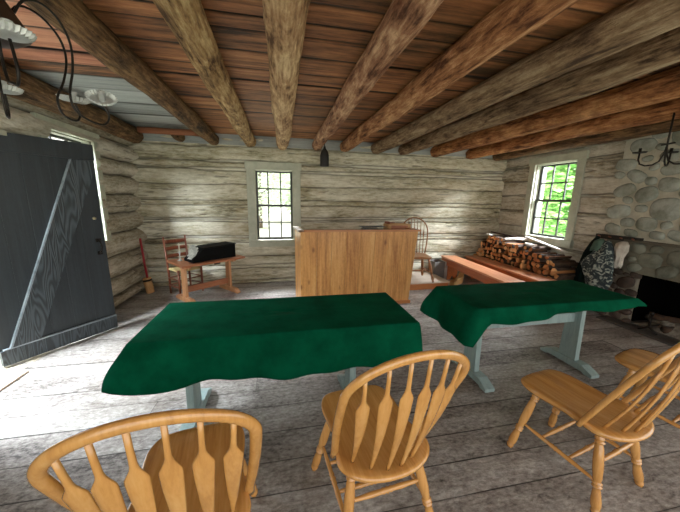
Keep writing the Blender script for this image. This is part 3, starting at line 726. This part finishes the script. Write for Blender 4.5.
# things at the end of the bench
t = thing('split_log_chunk', 'pale split chunk of wood on the floor at the near bench end by the platform', 'wood', (3.22, 4.72, .0), .5)
mb = MB(); mb.prism([(-.17, .0), (.15, 0), (.17, .05), (.19, .2), (.13, .12), (.05, .11), (-.05, .09), (-.17, .085)], -.05, .05, axis='y'); mb.build('wood_body', M['basket'], t, .006)
t = thing('grey_crate', 'grey wooden crate against the back wall between platform and bench', 'crate', (3.07, 5.19, 0), 0)
mb = MB(); mb.box(-.12, .10, -.13, -.115, 0, .36); mb.box(-.12, .10, .115, .13, 0, .36); mb.box(-.12, -.105, -.115, .115, 0, .36); mb.box(.085, .10, -.115, .115, 0, .36); mb.box(-.105, .085, -.115, .115, 0, .015); mb.build('crate_body', M['greybox'], t, .003)
mb = MB(); mb.prism([(.10, .0), (.15, 0), (.15, .36), (.02, .0)][:3] + [(.10, .36)], -.14, .10, axis='y'); o = mb.build('crate_side', M['sheet'], t)

# ------------------------------------------------------------------ firewood
def fw_mesh(kind, seed):
    r = random.Random(seed); mb = MB(); L = .21
    if kind == 0: poly = [(.045 * math.cos(a) , .045 * math.sin(a) - .015) for a in [PI * k / 8 for k in range(9)]]
    elif kind == 1: poly = [(0, -.032)] + [(.064 * math.cos(a), .064 * math.sin(a) - .032) for a in [PI * .18 + PI * .64 * k / 6 for k in range(7)]]
    elif kind == 2: poly = [(.034 * math.cos(a), .034 * math.sin(a)) for a in [2 * PI * k / 12 for k in range(12)]]
    else: poly = [(-.04, -.03), (.034, -.032), (.042, 0), (.015, .034), (-.025, .03)]
    poly = [(a * r.uniform(.88, 1.12), b_ * r.uniform(.88, 1.12)) for a, b_ in poly]
    n = len(poly); vs = []; fs = []
    K = 5
    for k in range(K + 1):
        x = -L + 2 * L * k / K
        for a, b_ in poly: vs.append((x, a * (1 + .08 * nz(x * 9, a * 20, seed)), b_ * (1 + .08 * nz(x * 9, b_ * 20, seed + 3)) + .008 * nz(x * 5, seed)))
    mb.m = 1
    for k in range(K):
        for j in range(n):
            mb.m = 1 if not (kind in (0, 1) and j in (n - 1, 0 if kind == 1 else n - 1)) else 0
            mb.add([], []) ; mb.f.append([k * n + j, k * n + (j + 1) % n, (k + 1) * n + (j + 1) % n, (k + 1) * n + j]); mb.sm.append(False); mb.mi.append(mb.m)
    mb.f.append(list(range(n))); mb.f.append(list(range(K * n, K * n + n))); mb.sm += [False, False]; mb.mi += [0, 0]
    for p in vs: mb.v.append(Vector(p)); mb.tint.append(.5); mb.crack.append(0)
    return mb
protos = []
for i in range(8):
    o = fw_mesh(i % 4, i).build('firewood_log', [M['split'], M['bark']]); protos.append(o)
def ptop(y):
    K = [(3.05, .48), (3.40, .60), (3.65, .71), (4.1, .78), (4.6, .85), (4.95, .84), (5.3, .58)]
    for (a, ha), (b_, hb_) in zip(K[:-1], K[1:]):
        if a <= y <= b_: return ha + (hb_ - ha) * (y - a) / (b_ - a)
    return 0
used = set(); cnt = 0
yy = 3.12; row = 0; z = .045
while z < .88:
    y = 3.42 + (.05 if row % 2 else 0)
    while y < 5.27:
        if z < ptop(y) + .02:
            k = rnd.randrange(8)
            o = protos[k] if k not in used else protos[k].copy()
            if k in used: C.objects.link(o)
            used.add(k)
            o.location = (4.20 + rnd.uniform(-.05, .05) + (.0 if z < .6 else .02), y + rnd.uniform(-.012, .012), z + rnd.uniform(-.008, .008))
            o.rotation_euler = (rnd.uniform(0, 6.28), rnd.uniform(-.02, .02), rnd.uniform(-.09, .09)); cnt += 1
            s = rnd.uniform(.82, 1.04); o.scale = (1, s, s)
            tag(o, 'split firewood log in the stack under the right window', 'firewood', 'firewood stacked under the right window')
        y += rnd.uniform(.076, .094)
    z += .074; row += 1
for k, o in enumerate(protos):
    if k not in used: bpy.data.objects.remove(o)
# pale slabs lying on top of the stack
SL = [('bark_slab', 'white birch slab at the left end on top of the firewood', (4.08, 4.95, .905), .3, .06, .05),
      ('bark_slab', 'broad white slab lying flat in the middle of the firewood top', (4.06, 4.35, .90), -.5, -.05, .085),
      ('bark_slab', 'white jagged slab toward the right on top of the firewood', (4.02, 4.02, .86), .9, .05, .06)]
for nm, lb, loc, rz, ry, w_ in SL:
    mb = MB(); r = random.Random(int(loc[1] * 100))
    P_ = [(-.17, -w_), (-.05, -w_ * .8), (.08, -w_ * 1.1), (.18, -w_ * .5), (.15, w_ * .5), (.03, w_), (-.07, w_ * .7), (-.16, w_ * .9)]
    mb.prism(P_, 0, .018, TR(rx=.1)); o = mb.build(nm, M['sheet'], bevel=.003); o.location = loc; o.rotation_euler = (0, ry, rz); tag(o, lb, 'wood')
mb = MB(); mb.box(-.035, .035, -.36, .36, 0, .022); o = mb.build('white_board', M['sheet'], bevel=.003); o.location = (4.24, 3.93, .87); o.rotation_euler = (.22, 0, .12)
tag(o, 'narrow white board lying on the firewood just below the right window', 'board')
mb = MB(); mb.box(-.05, .05, -.3, .3, 0, .03); o = mb.build('dark_board', M['bark'], bevel=.003); o.location = (4.22, 4.72, .91); o.rotation_euler = (.12, .1, .55)
tag(o, 'dark weathered board lying across the left part of the firewood top', 'board')

# ------------------------------------------------------------------ corner desk, box, chair
ds = thing('small_trestle_desk', 'small reddish trestle desk standing at an angle in the left back corner', 'desk', (-1.16, 4.74, 0), R(41))
DHh = .60
mb = MB(); mb.prism([(-.50, -.29), (.44, -.31), (.50, -.29), (.49, .29), (-.46, .30)], DHh - .028, DHh); mb.build('desktop', M['desk'], ds, .003)
for s in (-1, 1):
    x = s * .36
    mb = MB(); mb.box(x - .02, x + .02, -.055, .055, .06, DHh - .07); lg = mb.build('leg', M['desk_z'], ds, .003)
    mb = MB(); mb.prism([(-.27, 0), (.27, 0), (.27, .03), (.2, .07), (-.2, .07), (-.27, .03)], x - .032, x + .032, axis='x'); mb.build('foot', M['desk_z'], lg, .004)
    mb = MB(); mb.prism([(-.24, DHh - .03), (.24, DHh - .03), (.18, DHh - .08), (-.18, DHh - .08)], x - .028, x + .028, axis='x'); mb.build('top_bearer', M['desk_z'], lg, .003)
mb = MB(); mb.box(-.34, .34, -.016, .016, .13, .22); mb.build('stretcher', M['desk'], ds, .003)
mb = MB(); mb.box(-.03, .06, -.29, -.27, DHh - .05, DHh - .028); mb.build('edge_latch', M['black_iron'], ds)
lb = thing('writing_box', 'black slant-front writing box on the small corner desk', 'box', (-1.05, 4.77, DHh), R(41))
mb = MB(); mb.prism([(-.40, 0), (.29, 0), (.29, .20), (-.23, .185), (-.40, .04)], -.14, .14, axis='y'); mb.build('box_body', M['black_box'], lb, .004)
mb = MB(); mb.box(-.235, .305, -.155, .155, .197, .21, TR(ry=-.027)); mb.build('box_lid', M['black_box'], lb, .003)
sl = math.atan2(.155, .24)
pp = thing('loose_papers', 'crumpled pale papers on the sloping front of the black writing box', 'papers', (-1.05, 4.77, DHh), R(41))
for q in range(4):
    mb = MB(); g = 5; vs = []
    for i in range(g):
        for j in range(g):
            u_, v_ = (i / (g - 1) - .5) * .12, (j / (g - 1) - .5) * .13; vs.append((u_, v_, .016 + .016 * nz(u_ * 22 + q * 5, v_ * 22)))
    mb.add(vs, [(i * g + j, (i + 1) * g + j, (i + 1) * g + j + 1, i * g + j + 1) for i in range(g - 1) for j in range(g - 1)], True, TR((-.32 + .035 * (q - 1.5), -.09 + .06 * q, .130 + .03 * (q - 1.5)), rz=q * .5, ry=-.7))
    mb.build('paper_sheet', M['paper'], pp)
cs = thing('candlestick', 'slender pale metal candlestick at the left end of the corner desk', 'candlestick', (-1.50, 4.62, DHh))
mb = MB(); mb.lathe([(0, 0), (.035, 0), (.038, .006), (.02, .014), (.008, .03), (.007, .1), (.012, .11), (.012, .14), (.009, .145), (0, .145)], 16); mb.build('holder', M['tin'], cs)
mb = MB(); mb.lathe([(0, .14), (.008, .14), (.008, .26), (0, .265)], 10); mb.build('candle', M['candle'], cs)

lc = thing('ladder_back_chair', 'small dark red ladder-back chair with a rush seat behind the corner desk', 'chair', (-1.56, 4.96, 0), R(-133) + PI / 2 * 0)
# local +y = forward (toward desk)
for s in (-1, 1):
    mb = MB(); mb.tube([(s * .17, -.15, 0), (s * .17, -.16, .4), (s * .175, -.21, .88)], [.015, .017, .014], 10); mb.tube([(s * .175, -.208, .875), (s * .176, -.211, .90), (s * .176, -.213, .915)], [.012, .016, .006], 10); mb.build('rear_post', M['darkwood'], lc)
    mb = MB(); mb.tube([(s * .19, .16, 0), (s * .19, .16, .42)], [.014, .017], 10); mb.build('leg', M['darkwood'], lc)
for zz, dy in ((.60, -.18), (.72, -.192), (.83, -.203)):
    mb = MB(); K = 7
    for k in range(1):
        P_ = [(-.165 + .33 * i / 6, dy - .02 * math.sin(PI * i / 6), zz) for i in range(7)]
        mb.tube(P_, [(.03, .006)] * 7, 8, side=(0, 0, 1))
    mb.build('back_slat', M['darkwood'], lc)
for a, e in (((-.17, -.15), (.17, -.15)), ((-.19, .16), (.19, .16)), ((-.18, -.15), (-.19, .16)), ((.18, -.15), (.19, .16))):
    for zz in (.14, .26):
        mb = MB(); mb.tube([(a[0], a[1], zz), (e[0], e[1], zz)], .009, 8); mb.build('rung', M['darkwood'], lc)
mb = MB(); mb.prism([(-.175, -.155), (.175, -.155), (.2, .165), (-.2, .165)], .385, .42); mb.build('rush_seat', M['rush'], lc, .012)

# maul leaning in the corner
ml = thing('wooden_maul', 'wooden maul with a red handle leaning in the left back corner', 'mallet', (-2.14, 5.04, 0), .2)
mb = MB(); mb.lathe([(0, 0), (.055, 0), (.06, .01), (.06, .24), (.055, .25), (0, .25)], 18, TR((.02, -.03, .0), ry=-.12)); mb.build('maul_head', M['tan'], ml)
mb = MB(); mb.tube([(.0, -.03, .22), (-.025, .0, .5), (-.055, .05, .88)], .016, 10); mb.build('handle', M['red'], ml)
mb = MB(); mb.lathe([(.062, .20), (.064, .20), (.064, .23), (.062, .23)], 18, TR((.02, -.03, .0), ry=-.12)); mb.build('iron_band', M['black_iron'], ml)

# ------------------------------------------------------------------ fireplace
fp = thing('stone_fireplace', 'fieldstone chimney and fireplace with a dark opening on the right wall', 'fireplace', (XR, 2.2, 0))
o0 = Vector((XR, 2.2, 0))
FX = -.06          # face of breast relative to XR
def stones(name, regs, mat, face, seed, parent, size=(.10, .17), asp=(.6, .85), proud=.045):
    r = random.Random(seed); mb = MB(); placed = []
    for (ya, yb, za, zb_) in regs:
        tries = 0
        while tries < 6000:
            tries += 1
            w_ = r.uniform(*size) * (1 if tries < 1500 else .72 if tries < 3000 else .5); h_ = w_ * r.uniform(*asp)
            y, z_ = r.uniform(ya + w_ * .8, yb - w_ * .8), r.uniform(za + h_ * .8, zb_ - h_ * .8)
            if all(((y - a) / (w_ + c) ) ** 2 + ((z_ - b_) / (h_ + d)) ** 2 > 1.0 for a, b_, c, d in placed):
                placed.append((y, z_, w_, h_))
                rot = r.uniform(-.5, .5); nU, nV = 20, 7; vs = []; fs = []
                for i in range(nV + 1):
                    s = i / nV
                    for j in range(nU):
                        q = 2 * PI * j / nU
                        rr = (1 + .14 * nz(math.cos(q) * 1.2 + len(placed) * 3.3, math.sin(q) * 1.2, seed)) * math.sin(s * PI / 2)
                        # superellipse: flat rounded boulder faces
                        cu, su = math.cos(q), math.sin(q); k_ = (abs(cu) ** 2.6 + abs(su) ** 2.6) ** (-1 / 2.6)
                        yy, zz = w_ * rr * cu * k_, h_ * rr * su * k_
                        Y_, Z_ = yy * math.cos(rot) - zz * math.sin(rot), yy * math.sin(rot) + zz * math.cos(rot)
                        x = face + .012 - proud * (math.cos(s * PI / 2) ** .55) * (1 + .25 * nz(Y_ * 9, Z_ * 9, len(placed)))
                        vs.append((x, y + Y_ - o0.y, z_ + Z_))
                for i in range(nV):
                    for j in range(nU): fs.append((i * nU + j, i * nU + (j + 1) % nU, (i + 1) * nU + (j + 1) % nU, (i + 1) * nU + j))
                mb.cur = (r.random(), 0); mb.add(vs, fs, True)
    return mb.build(name, mat, parent)
def fbox(nm, mat, x0, x1, y0, y1, z0, z1, bev=0):
    mb = MB(); mb.box(x0, x1, y0 - o0.y, y1 - o0.y, z0, z1); return mb.build(nm, mat, fp, bev)
YC0 = .9
ub = fbox('chimney_breast', M['mortar'], FX, .5, YC0, 3.17, 1.10, 2.57)
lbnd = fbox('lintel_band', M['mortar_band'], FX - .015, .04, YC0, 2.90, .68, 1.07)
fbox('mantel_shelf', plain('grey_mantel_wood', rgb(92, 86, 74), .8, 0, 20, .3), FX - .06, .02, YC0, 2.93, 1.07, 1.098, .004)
pier = fbox('left_pier', plain('dusty_mortar', rgb(140, 132, 116), .9, 0, 24, .5, rgb(104, 98, 86), 5), FX + .0, .45, 2.74, 3.22, 0, .68)
fbox('pier_top', M['mortar_band'], FX + .0, .45, 2.90, 3.17, .68, 1.10)
fbox('right_pier', M['mortar'], FX, .45, .6, 1.25, 0, .68)
fbox('firebox_back', M['soot'], .42, .47, 1.25, 2.74, 0, 1.0); fbox('firebox_floor', M['hearth'], FX - .0, .42, 1.25, 2.74, 0, .035)
fbox('firebox_side', M['soot'], .0, .42, 2.725, 2.739, .036, 1.0); fbox('firebox_ceiling', M['soot'], .05, .42, 1.25, 2.72, 1.0, 1.02)
stones('chimney_stones', [(YC0, 3.22, 1.13, 2.50)], M['stone'], FX, 4, ub, (.11, .175), (.6, .85))
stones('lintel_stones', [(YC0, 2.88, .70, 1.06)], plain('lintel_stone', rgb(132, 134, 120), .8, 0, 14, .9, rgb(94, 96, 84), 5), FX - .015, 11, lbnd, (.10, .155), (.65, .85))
stones('pier_stones', [(2.70, 3.24, .0, .70)], M['stone_dark'], FX, 21, pier, (.06, .11), (.6, .9))
tag(fp, fp['label'], 'fireplace')
# plaster patch beside the coats on the wall
# burnt logs and andiron
ad = thing('andiron', 'black iron andiron standing inside the fireplace opening', 'andiron', (XR - .12, 2.45, .035), .1)
mb = MB(); mb.tube([(-.06, -.09, 0), (-.06, 0, .06), (-.06, .09, 0)], .013, 8); mb.tube([(-.06, 0, .05), (-.06, 0, .2)], .012, 8); mb.tube([(-.06, 0, .06), (.3, 0, .06), (.3, 0, 0)], .012, 8)
mb.lathe([(0, .2), (.02, .21), (.026, .235), (.02, .255), (0, .262)], 12, TR((-.06, 0, 0))); mb.build('andiron_frame', M['black_iron'], ad)
for i, (y, z_, rz, L, lb_) in enumerate(((2.36, .14, .35, .24, 'charred log laid across the andiron in the fireplace'), (2.52, .075, -.5, .2, 'pale charred log leaning low in the fireplace opening'), (2.3, .07, 1.2, .2, 'short burnt log end lying on the hearth floor'))):
    mb = MB(); mb.tube([(-L, 0, 0), (-L * .3, .008, .006), (L * .4, -.006, 0), (L, 0, .004)], [.045, .05, .046, .04], 12); o = mb.build('burnt_log', M['bark'] if i != 1 else M['ash']); o.location = (XR + .12, y, z_ + .03); o.rotation_euler = (0, .06 * i, PI / 2 + rz); tag(o, lb_, 'firewood')
mb = MB(); vs = []; g = 14
for i in range(g):
    for j in range(g):
        a, b_ = i / (g - 1) * 2 - 1, j / (g - 1) * 2 - 1; q = max(0, 1 - a * a) * max(0, 1 - b_ * b_)
        vs.append((a * .2, b_ * .55, .001 + .17 * q + .05 * q * nz(a * 4, b_ * 6)))
mb.add(vs, [(i * g + j, (i + 1) * g + j, (i + 1) * g + j + 1, i * g + j + 1) for i in range(g - 1) for j in range(g - 1)], True)
o = mb.build('ash_heap', M['ash']); o.location = (XR + .13, 2.12, .036); tag(o, 'grey heap of ash covering the fireplace floor', 'ash', kind='stuff')
mb = MB(); mb.box(-.10, .10, -.85, .62, 0, .02); o = mb.build('hearth_slab', M['hearth'], bevel=.005); o.location = (XR - .17, 2.35, 0); tag(o, 'dark low stone hearth slab on the floor before the fireplace', 'hearth')

# ------------------------------------------------------------------ coat rack and clothes
RX = 4.36
rk = thing('peg_rack', 'dark wooden peg rack on the wall left of the mantel', 'coat rack', (RX + .04, 3.02, 1.10))
mb = MB(); mb.box(-.012, .03, -.27, .27, -.03, .03); mb.build('rack_board', plain('dark_rack_wood', rgb(30, 26, 22), .6), rk, .003)
for k in range(4):
    mb = MB(); mb.tube([(-.01, -.2 + k * .135, -.0), (-.05, -.2 + k * .135, .012)], [.008, .011], 8); mb.build('peg', M['darkwood'], rk)
def garment(name, label, cat, mat, rings, n=28, fold=.02, nf=5, seed=0, top=None):
    """rings: (z, yc, half width y, xc, half depth x)"""
    mb = MB(); vs = []; fs = []
    R_ = []
    for i in range(len(rings) - 1):
        for k in range(4):
            t = k / 4; R_.append([a + (b_ - a) * t for a, b_ in zip(rings[i], rings[i + 1])])
    R_.append(list(rings[-1]))
    for i, (z_, yc, hw, xc, hd) in enumerate(R_):
        f = i / (len(R_) - 1)
        for j in range(n):
            q = 2 * PI * j / n; w_ = 1 + fold / max(hw, .05) * f ** .6 * math.sin(nf * q + seed + 2 * f) + .12 * nz(q * 1.5 + seed, f * 4)
            vs.append((xc + hd * w_ * math.cos(q), yc + hw * w_ * math.sin(q), z_ + .02 * f * math.sin(q * 3 + seed)))
    for i in range(len(R_) - 1):
        for j in range(n): fs.append((i * n + j, i * n + (j + 1) % n, (i + 1) * n + (j + 1) % n, (i + 1) * n + j))
    fs.append(tuple(range(n))); fs.append(tuple(range((len(R_) - 1) * n, len(R_) * n)))
    mb.add(vs, fs, True); o = mb.build(name, mat)
    for v in o.data.vertices: pass
    return tag(o, label, cat)
garment('dark_coat', 'long dark green coat hanging on the leftmost peg by the firewood', 'coat', M['coat'], [(1.10, 3.22, .02, 4.34, .02), (1.02, 3.225, .05, 4.33, .035), (.85, 3.25, .085, 4.32, .055), (.6, 3.27, .11, 4.31, .07), (.25, 3.28, .12, 4.30, .07)], seed=1, nf=6)
garment('patterned_shawl', 'blue and cream patterned shawl hanging on the middle pegs', 'shawl', M['pattern'], [(1.06, 3.03, .03, 4.27, .03), (.98, 3.01, .08, 4.24, .05), (.86, 3.03, .14, 4.21, .06), (.72, 3.06, .21, 4.19, .065), (.56, 3.0, .17, 4.18, .065), (.42, 3.0, .12, 4.19, .05)], seed=3, nf=5)
garment('green_cap', 'faded green cap hanging above the patterned shawl', 'cap', M['green_cloth'], [(1.08, 3.11, .02, 4.26, .02), (1.05, 3.11, .055, 4.24, .04), (.98, 3.11, .07, 4.22, .05), (.92, 3.12, .06, 4.21, .04)], seed=5, nf=4, fold=.008)
garment('white_bonnet', 'white linen bonnet hanging on the rightmost peg of the rack', 'bonnet', M['white_cloth'], [(1.075, 2.86, .03, 4.30, .025), (1.04, 2.86, .07, 4.28, .04), (.96, 2.87, .075, 4.27, .045), (.88, 2.87, .045, 4.28, .035), (.79, 2.88, .05, 4.28, .03), (.74, 2.88, .035, 4.28, .02)], seed=8, nf=6, fold=.012)

# ------------------------------------------------------------------ chandelier (upper left)
CHX, CHY = -.93, 1.25
ch = thing('candle_chandelier', 'dark turned chandelier with wire arms and pale tin drip pans at upper left', 'chandelier', (CHX, CHY, 0))
mb = MB(); mb.lathe([(.0, 2.03), (.03, 2.035), (.09, 2.045), (.118, 2.065), (.112, 2.09), (.092, 2.125), (.068, 2.17), (.055, 2.25), (.06, 2.30), (.035, 2.35), (.0, 2.355)], 28); mb.build('turned_body', M['brown_body'], ch)
mb = MB(); mb.tube([(0, 0, 2.36), (0, 0, ZC)], .008, 8); mb.build('hanging_rod', M['black_iron'], ch)
for i, (dg, rp, zp, tilt) in enumerate(((-42, .27, 1.98, .0), (54, .325, 1.945, .75), (73, .285, 1.935, .12), (120, .29, 1.95, 0), (190, .32, 1.95, 0), (250, .32, 1.95, 0))):
    q = R(dg); d = Vector((math.cos(q), math.sin(q), 0))
    K = [(.085, 2.14), (.12, 2.205), (.17, 2.222), (.215, 2.19), (.24, 2.12), (.235, 2.03), (.215, 1.94), (.225, 1.88), (rp - .05, 1.85), (rp + .0, 1.85), (rp + .02, 1.89), (rp, zp - .01)]
    if i == 2: K = [(.085, 2.14), (.13, 2.20), (.20, 2.205), (.26, 2.16), (.275, 2.09), (.25, 2.0), (.215, 1.93), (.22, 1.88), (rp - .04, 1.86), (rp + .0, 1.86), (rp + .015, 1.89), (rp, zp - .01)]
    if i == 0: K = [(.10, 2.10), (.15, 2.11), (.175, 2.04), (.17, 1.95), (.19, 1.88), (rp - .04, 1.865), (rp, 1.855), (rp + .02, 1.89), (rp, zp - .01)]
    pts = []
    for j in range(len(K) - 1):
        p0, p1, p2, p3 = (Vector(K[max(0, min(len(K) - 1, j + s))]) for s in (-1, 0, 1, 2))
        for m_ in range(4):
            t = m_ / 4; pts.append(.5 * ((2 * p1) + (p2 - p0) * t + (2 * p0 - 5 * p1 + 4 * p2 - p3) * t * t + (3 * p1 - p0 - 3 * p2 + p3) * t ** 3))
    pts.append(Vector(K[-1])); mb = MB(); mb.tube([d * p.x + Vector((0, 0, p.y)) for p in pts], .0042, 8); arm = mb.build('wire_arm', M['black_iron'], ch)
    mb = MB(); n = 48; vs = []; fs = []
    MM = TR(tuple(d * rp + Vector((0, 0, zp))), rx=tilt * .9, ry=tilt * .5)
    prof = [(0, 0), (.02, 0), (.040, .0), (.045, .004), (.051, .014), (.053, .016)]
    for k, (r_, z_) in enumerate(prof):
        for j in range(n):
            a = 2 * PI * j / n; rr = r_ + (.0035 * math.cos(j * PI) if k >= 3 else 0); vs.append((rr * math.cos(a), rr * math.sin(a), z_))
    for k in range(len(prof) - 1):
        for j in range(n): fs.append((k * n + j, k * n + (j + 1) % n, (k + 1) * n + (j + 1) % n, (k + 1) * n + j))
    mb.add(vs, fs, False, MM); pan = mb.build('drip_pan', M['tin'], arm)
    s = pan.modifiers.new('t', 'SOLIDIFY'); s.thickness = .0015
    mb = MB(); mb.lathe([(.011, .0), (.012, .035), (.013, .036), (.010, .036), (.010, .002)], 14, MM); mb.build('candle_cup', M['tin'], arm)
# ------------------------------------------------------------------ iron candle holder at right
ic = thing('iron_candle_holder', 'black iron candle holder with curled arms hanging before the stone chimney', 'candle holder', (3.58, 2.205, 0))
mb = MB(); mb.tube([(0, 0, 2.44), (0, 0, 2.20), (.0, 0, 2.04)], .008, 8); mb.build('hanging_rod', M['black_iron'], ic)
for i, dg in enumerate((118, 298, 20)):
    q = R(dg); d = Vector((math.cos(q), math.sin(q), 0)); K = [(0, 2.10), (.006, 2.03), (.03, 1.955), (.07, 1.925), (.12, 1.92), (.16, 1.94), (.175, 1.98), (.175, 2.045)]
    mb = MB(); mb.tube([d * a + Vector((0, 0, z_)) for a, z_ in K], .0075, 8); arm = mb.build('curled_arm', M['black_iron'], ic)
    mb = MB(); mb.lathe([(.0, 2.045), (.05, 2.045), (.056, 2.055), (.05, 2.05), (.012, 2.052), (.012, 2.09), (.010, 2.09), (.0, 2.056)], 16, TR(tuple(d * .175))); mb.build('candle_cup', M['black_iron'], arm)
mb = MB(); mb.tube([(-.04, .02, 2.10), (.055, -.02, 2.12)], .008, 8); mb.build('cross_bar', M['black_iron'], ic)
# black pendant
pd = thing('black_pendant', 'black bottle-shaped pendant hanging from the ceiling at the back wall', 'pendant', (.745, 5.10, 0))
mb = MB(); mb.lathe([(0, 2.09), (.072, 2.09), (.075, 2.10), (.074, 2.27), (.06, 2.33), (.022, 2.385), (.014, 2.42), (0, 2.42)], 20); mb.build('pendant_body', plain('matte_black', rgb(18, 18, 18), .6), pd)
mb = MB(); mb.tube([(0, 0, 2.40), (0, 0, 2.50), (-.0, 0, ZC)], .008, 8); mb.build('cord', M['black_iron'], pd)

# ------------------------------------------------------------------ outdoors
mb = MB(); mb.add([(-30, -30, -.35), (40, -30, -.35), (40, 40, -.35), (-30, 40, -.35)], [(0, 1, 2, 3)]); o = mb.build('ground_outside', M['grass'], kind='structure')
def tree(label, x, y, h, rad, seed, lm='leaf'):
    t = thing('leafy_tree', label, 'tree', (x, y, -.35), 0, 'trees outside the windows')
    r = random.Random(seed)
    mb = MB(); mb.tube([(0, 0, 0), (.05, 0, h * .4), (0, .08, h * .8)], [.14, .1, .04], 10)
    for k in range(5):
        a = r.uniform(0, 6.28); mb.tube([(0, 0, h * (.25 + .1 * k)), (math.cos(a) * rad * .6, math.sin(a) * rad * .6, h * (.35 + .1 * k))], [.05, .02], 6)
    mb.build('trunk', M['trunk'], t)
    mb = MB()
    for k in range(5200):
        while True:
            p = Vector((r.uniform(-1, 1), r.uniform(-1, 1), r.uniform(-1, 1)))
            if .35 < p.length < 1: break
        c = Vector((p.x * rad, p.y * rad, h * .56 + p.z * h * .46)); s = r.uniform(.08, .17)
        q = Matrix.Rotation(r.uniform(0, 6.28), 3, 'Z') @ Matrix.Rotation(r.uniform(-1.2, 1.2), 3, 'X')
        vs = [c + q @ Vector(v) for v in ((-s, 0, 0), (0, -s * .5, .01), (s, 0, 0), (0, s * .5, .01))]
        mb.add(vs, [(0, 1, 2, 3)])
    mb.build('foliage', M[lm], t, recalc=False)
tree('bright green leafy tree seen through the right half of the right window', 8.4, 6.9, 4.4, 1.55, 1)
tree('bright green leafy tree seen through the left half of the right window', 8.9, 10.4, 4.8, 1.7, 2)
tree('taller bright green tree farther back beyond the right window', 13.4, 12.2, 6.5, 2.6, 3)
tree('pale green tree seen faintly through the left of the back window', -1.3, 19, 6.0, 2.0, 4, 'leaf_pale')
tree('pale green tree seen faintly through the right of the back window', 1.2, 23, 5.2, 1.6, 5, 'leaf_pale')

# ------------------------------------------------------------------ light
w = bpy.data.worlds.new('World'); sc.world = w; w.use_nodes = True
bg = w.node_tree.nodes['Background']; bg.inputs[0].default_value = (1, .975, .94, 1); bg.inputs[1].default_value = 2.0
def area(name, loc, target, sx, sy, power, col):
    l = bpy.data.lights.new(name, 'AREA'); l.shape = 'RECTANGLE'; l.size = sx; l.size_y = sy; l.energy = power; l.color = col
    o = bpy.data.objects.new(name, l); C.objects.link(o); o.location = loc
    o.rotation_euler = (Vector(target) - Vector(loc)).to_track_quat('-Z', 'Y').to_euler(); return o
area('doorway_daylight', (-4.0, 2.3, 2.2), (-1.2, 2.4, .2), 1.6, 1.6, 25, (.93, 1, .88))
area('left_window_daylight', (-3.25, 2.45, 2.75), (-2.3, 3.95, 1.6), .8, .8, 620, (.84, .92, 1))
area('right_window_daylight', (6.3, 3.0, 3.2), (4.5, 4.2, 1.6), .9, .9, 900, (.88, .94, 1))
area('right_window_skylight', (6.2, 4.4, 3.2), (3.6, 4.3, .6), 1.6, 1.2, 900, (.92, .96, 1))
area('back_window_daylight', (-.1, 7.2, 3.4), (0, 4.3, .2), 1.4, 1.2, 620, (.95, .98, 1))
s = bpy.data.lights.new('sun', 'SUN'); s.energy = 4.5; s.angle = R(6); s.color = (1, .96, .9)
o = bpy.data.objects.new('sun', s); C.objects.link(o); o.rotation_euler = Vector((-.5, -.1, -1)).to_track_quat('-Z', 'Y').to_euler()

# ------------------------------------------------------------------ camera
f_px, yaw, pit, roll = 288.34, R(11.5767), R(11.205), R(.992)
cam = bpy.data.cameras.new('Camera'); co = bpy.data.objects.new('Camera', cam); C.objects.link(co)
cam.sensor_width = 36; cam.lens = 36 * f_px / 680; cam.clip_start = .02
fw = Vector((math.sin(yaw) * math.cos(pit), math.cos(yaw) * math.cos(pit), -math.sin(pit)))
r0_ = Vector((math.cos(yaw), -math.sin(yaw), 0)); u0_ = r0_.cross(fw)
rr_ = r0_ * math.cos(roll) + u0_ * math.sin(roll); uu_ = -r0_ * math.sin(roll) + u0_ * math.cos(roll)
mt = Matrix((rr_, uu_, -fw)).transposed().to_4x4(); mt.translation = (0, 0, 1.55); co.matrix_world = mt
sc.camera = co
sc.view_settings.view_transform = 'Standard'; sc.view_settings.look = 'None'; sc.view_settings.exposure = .24; sc.view_settings.gamma = 1.05
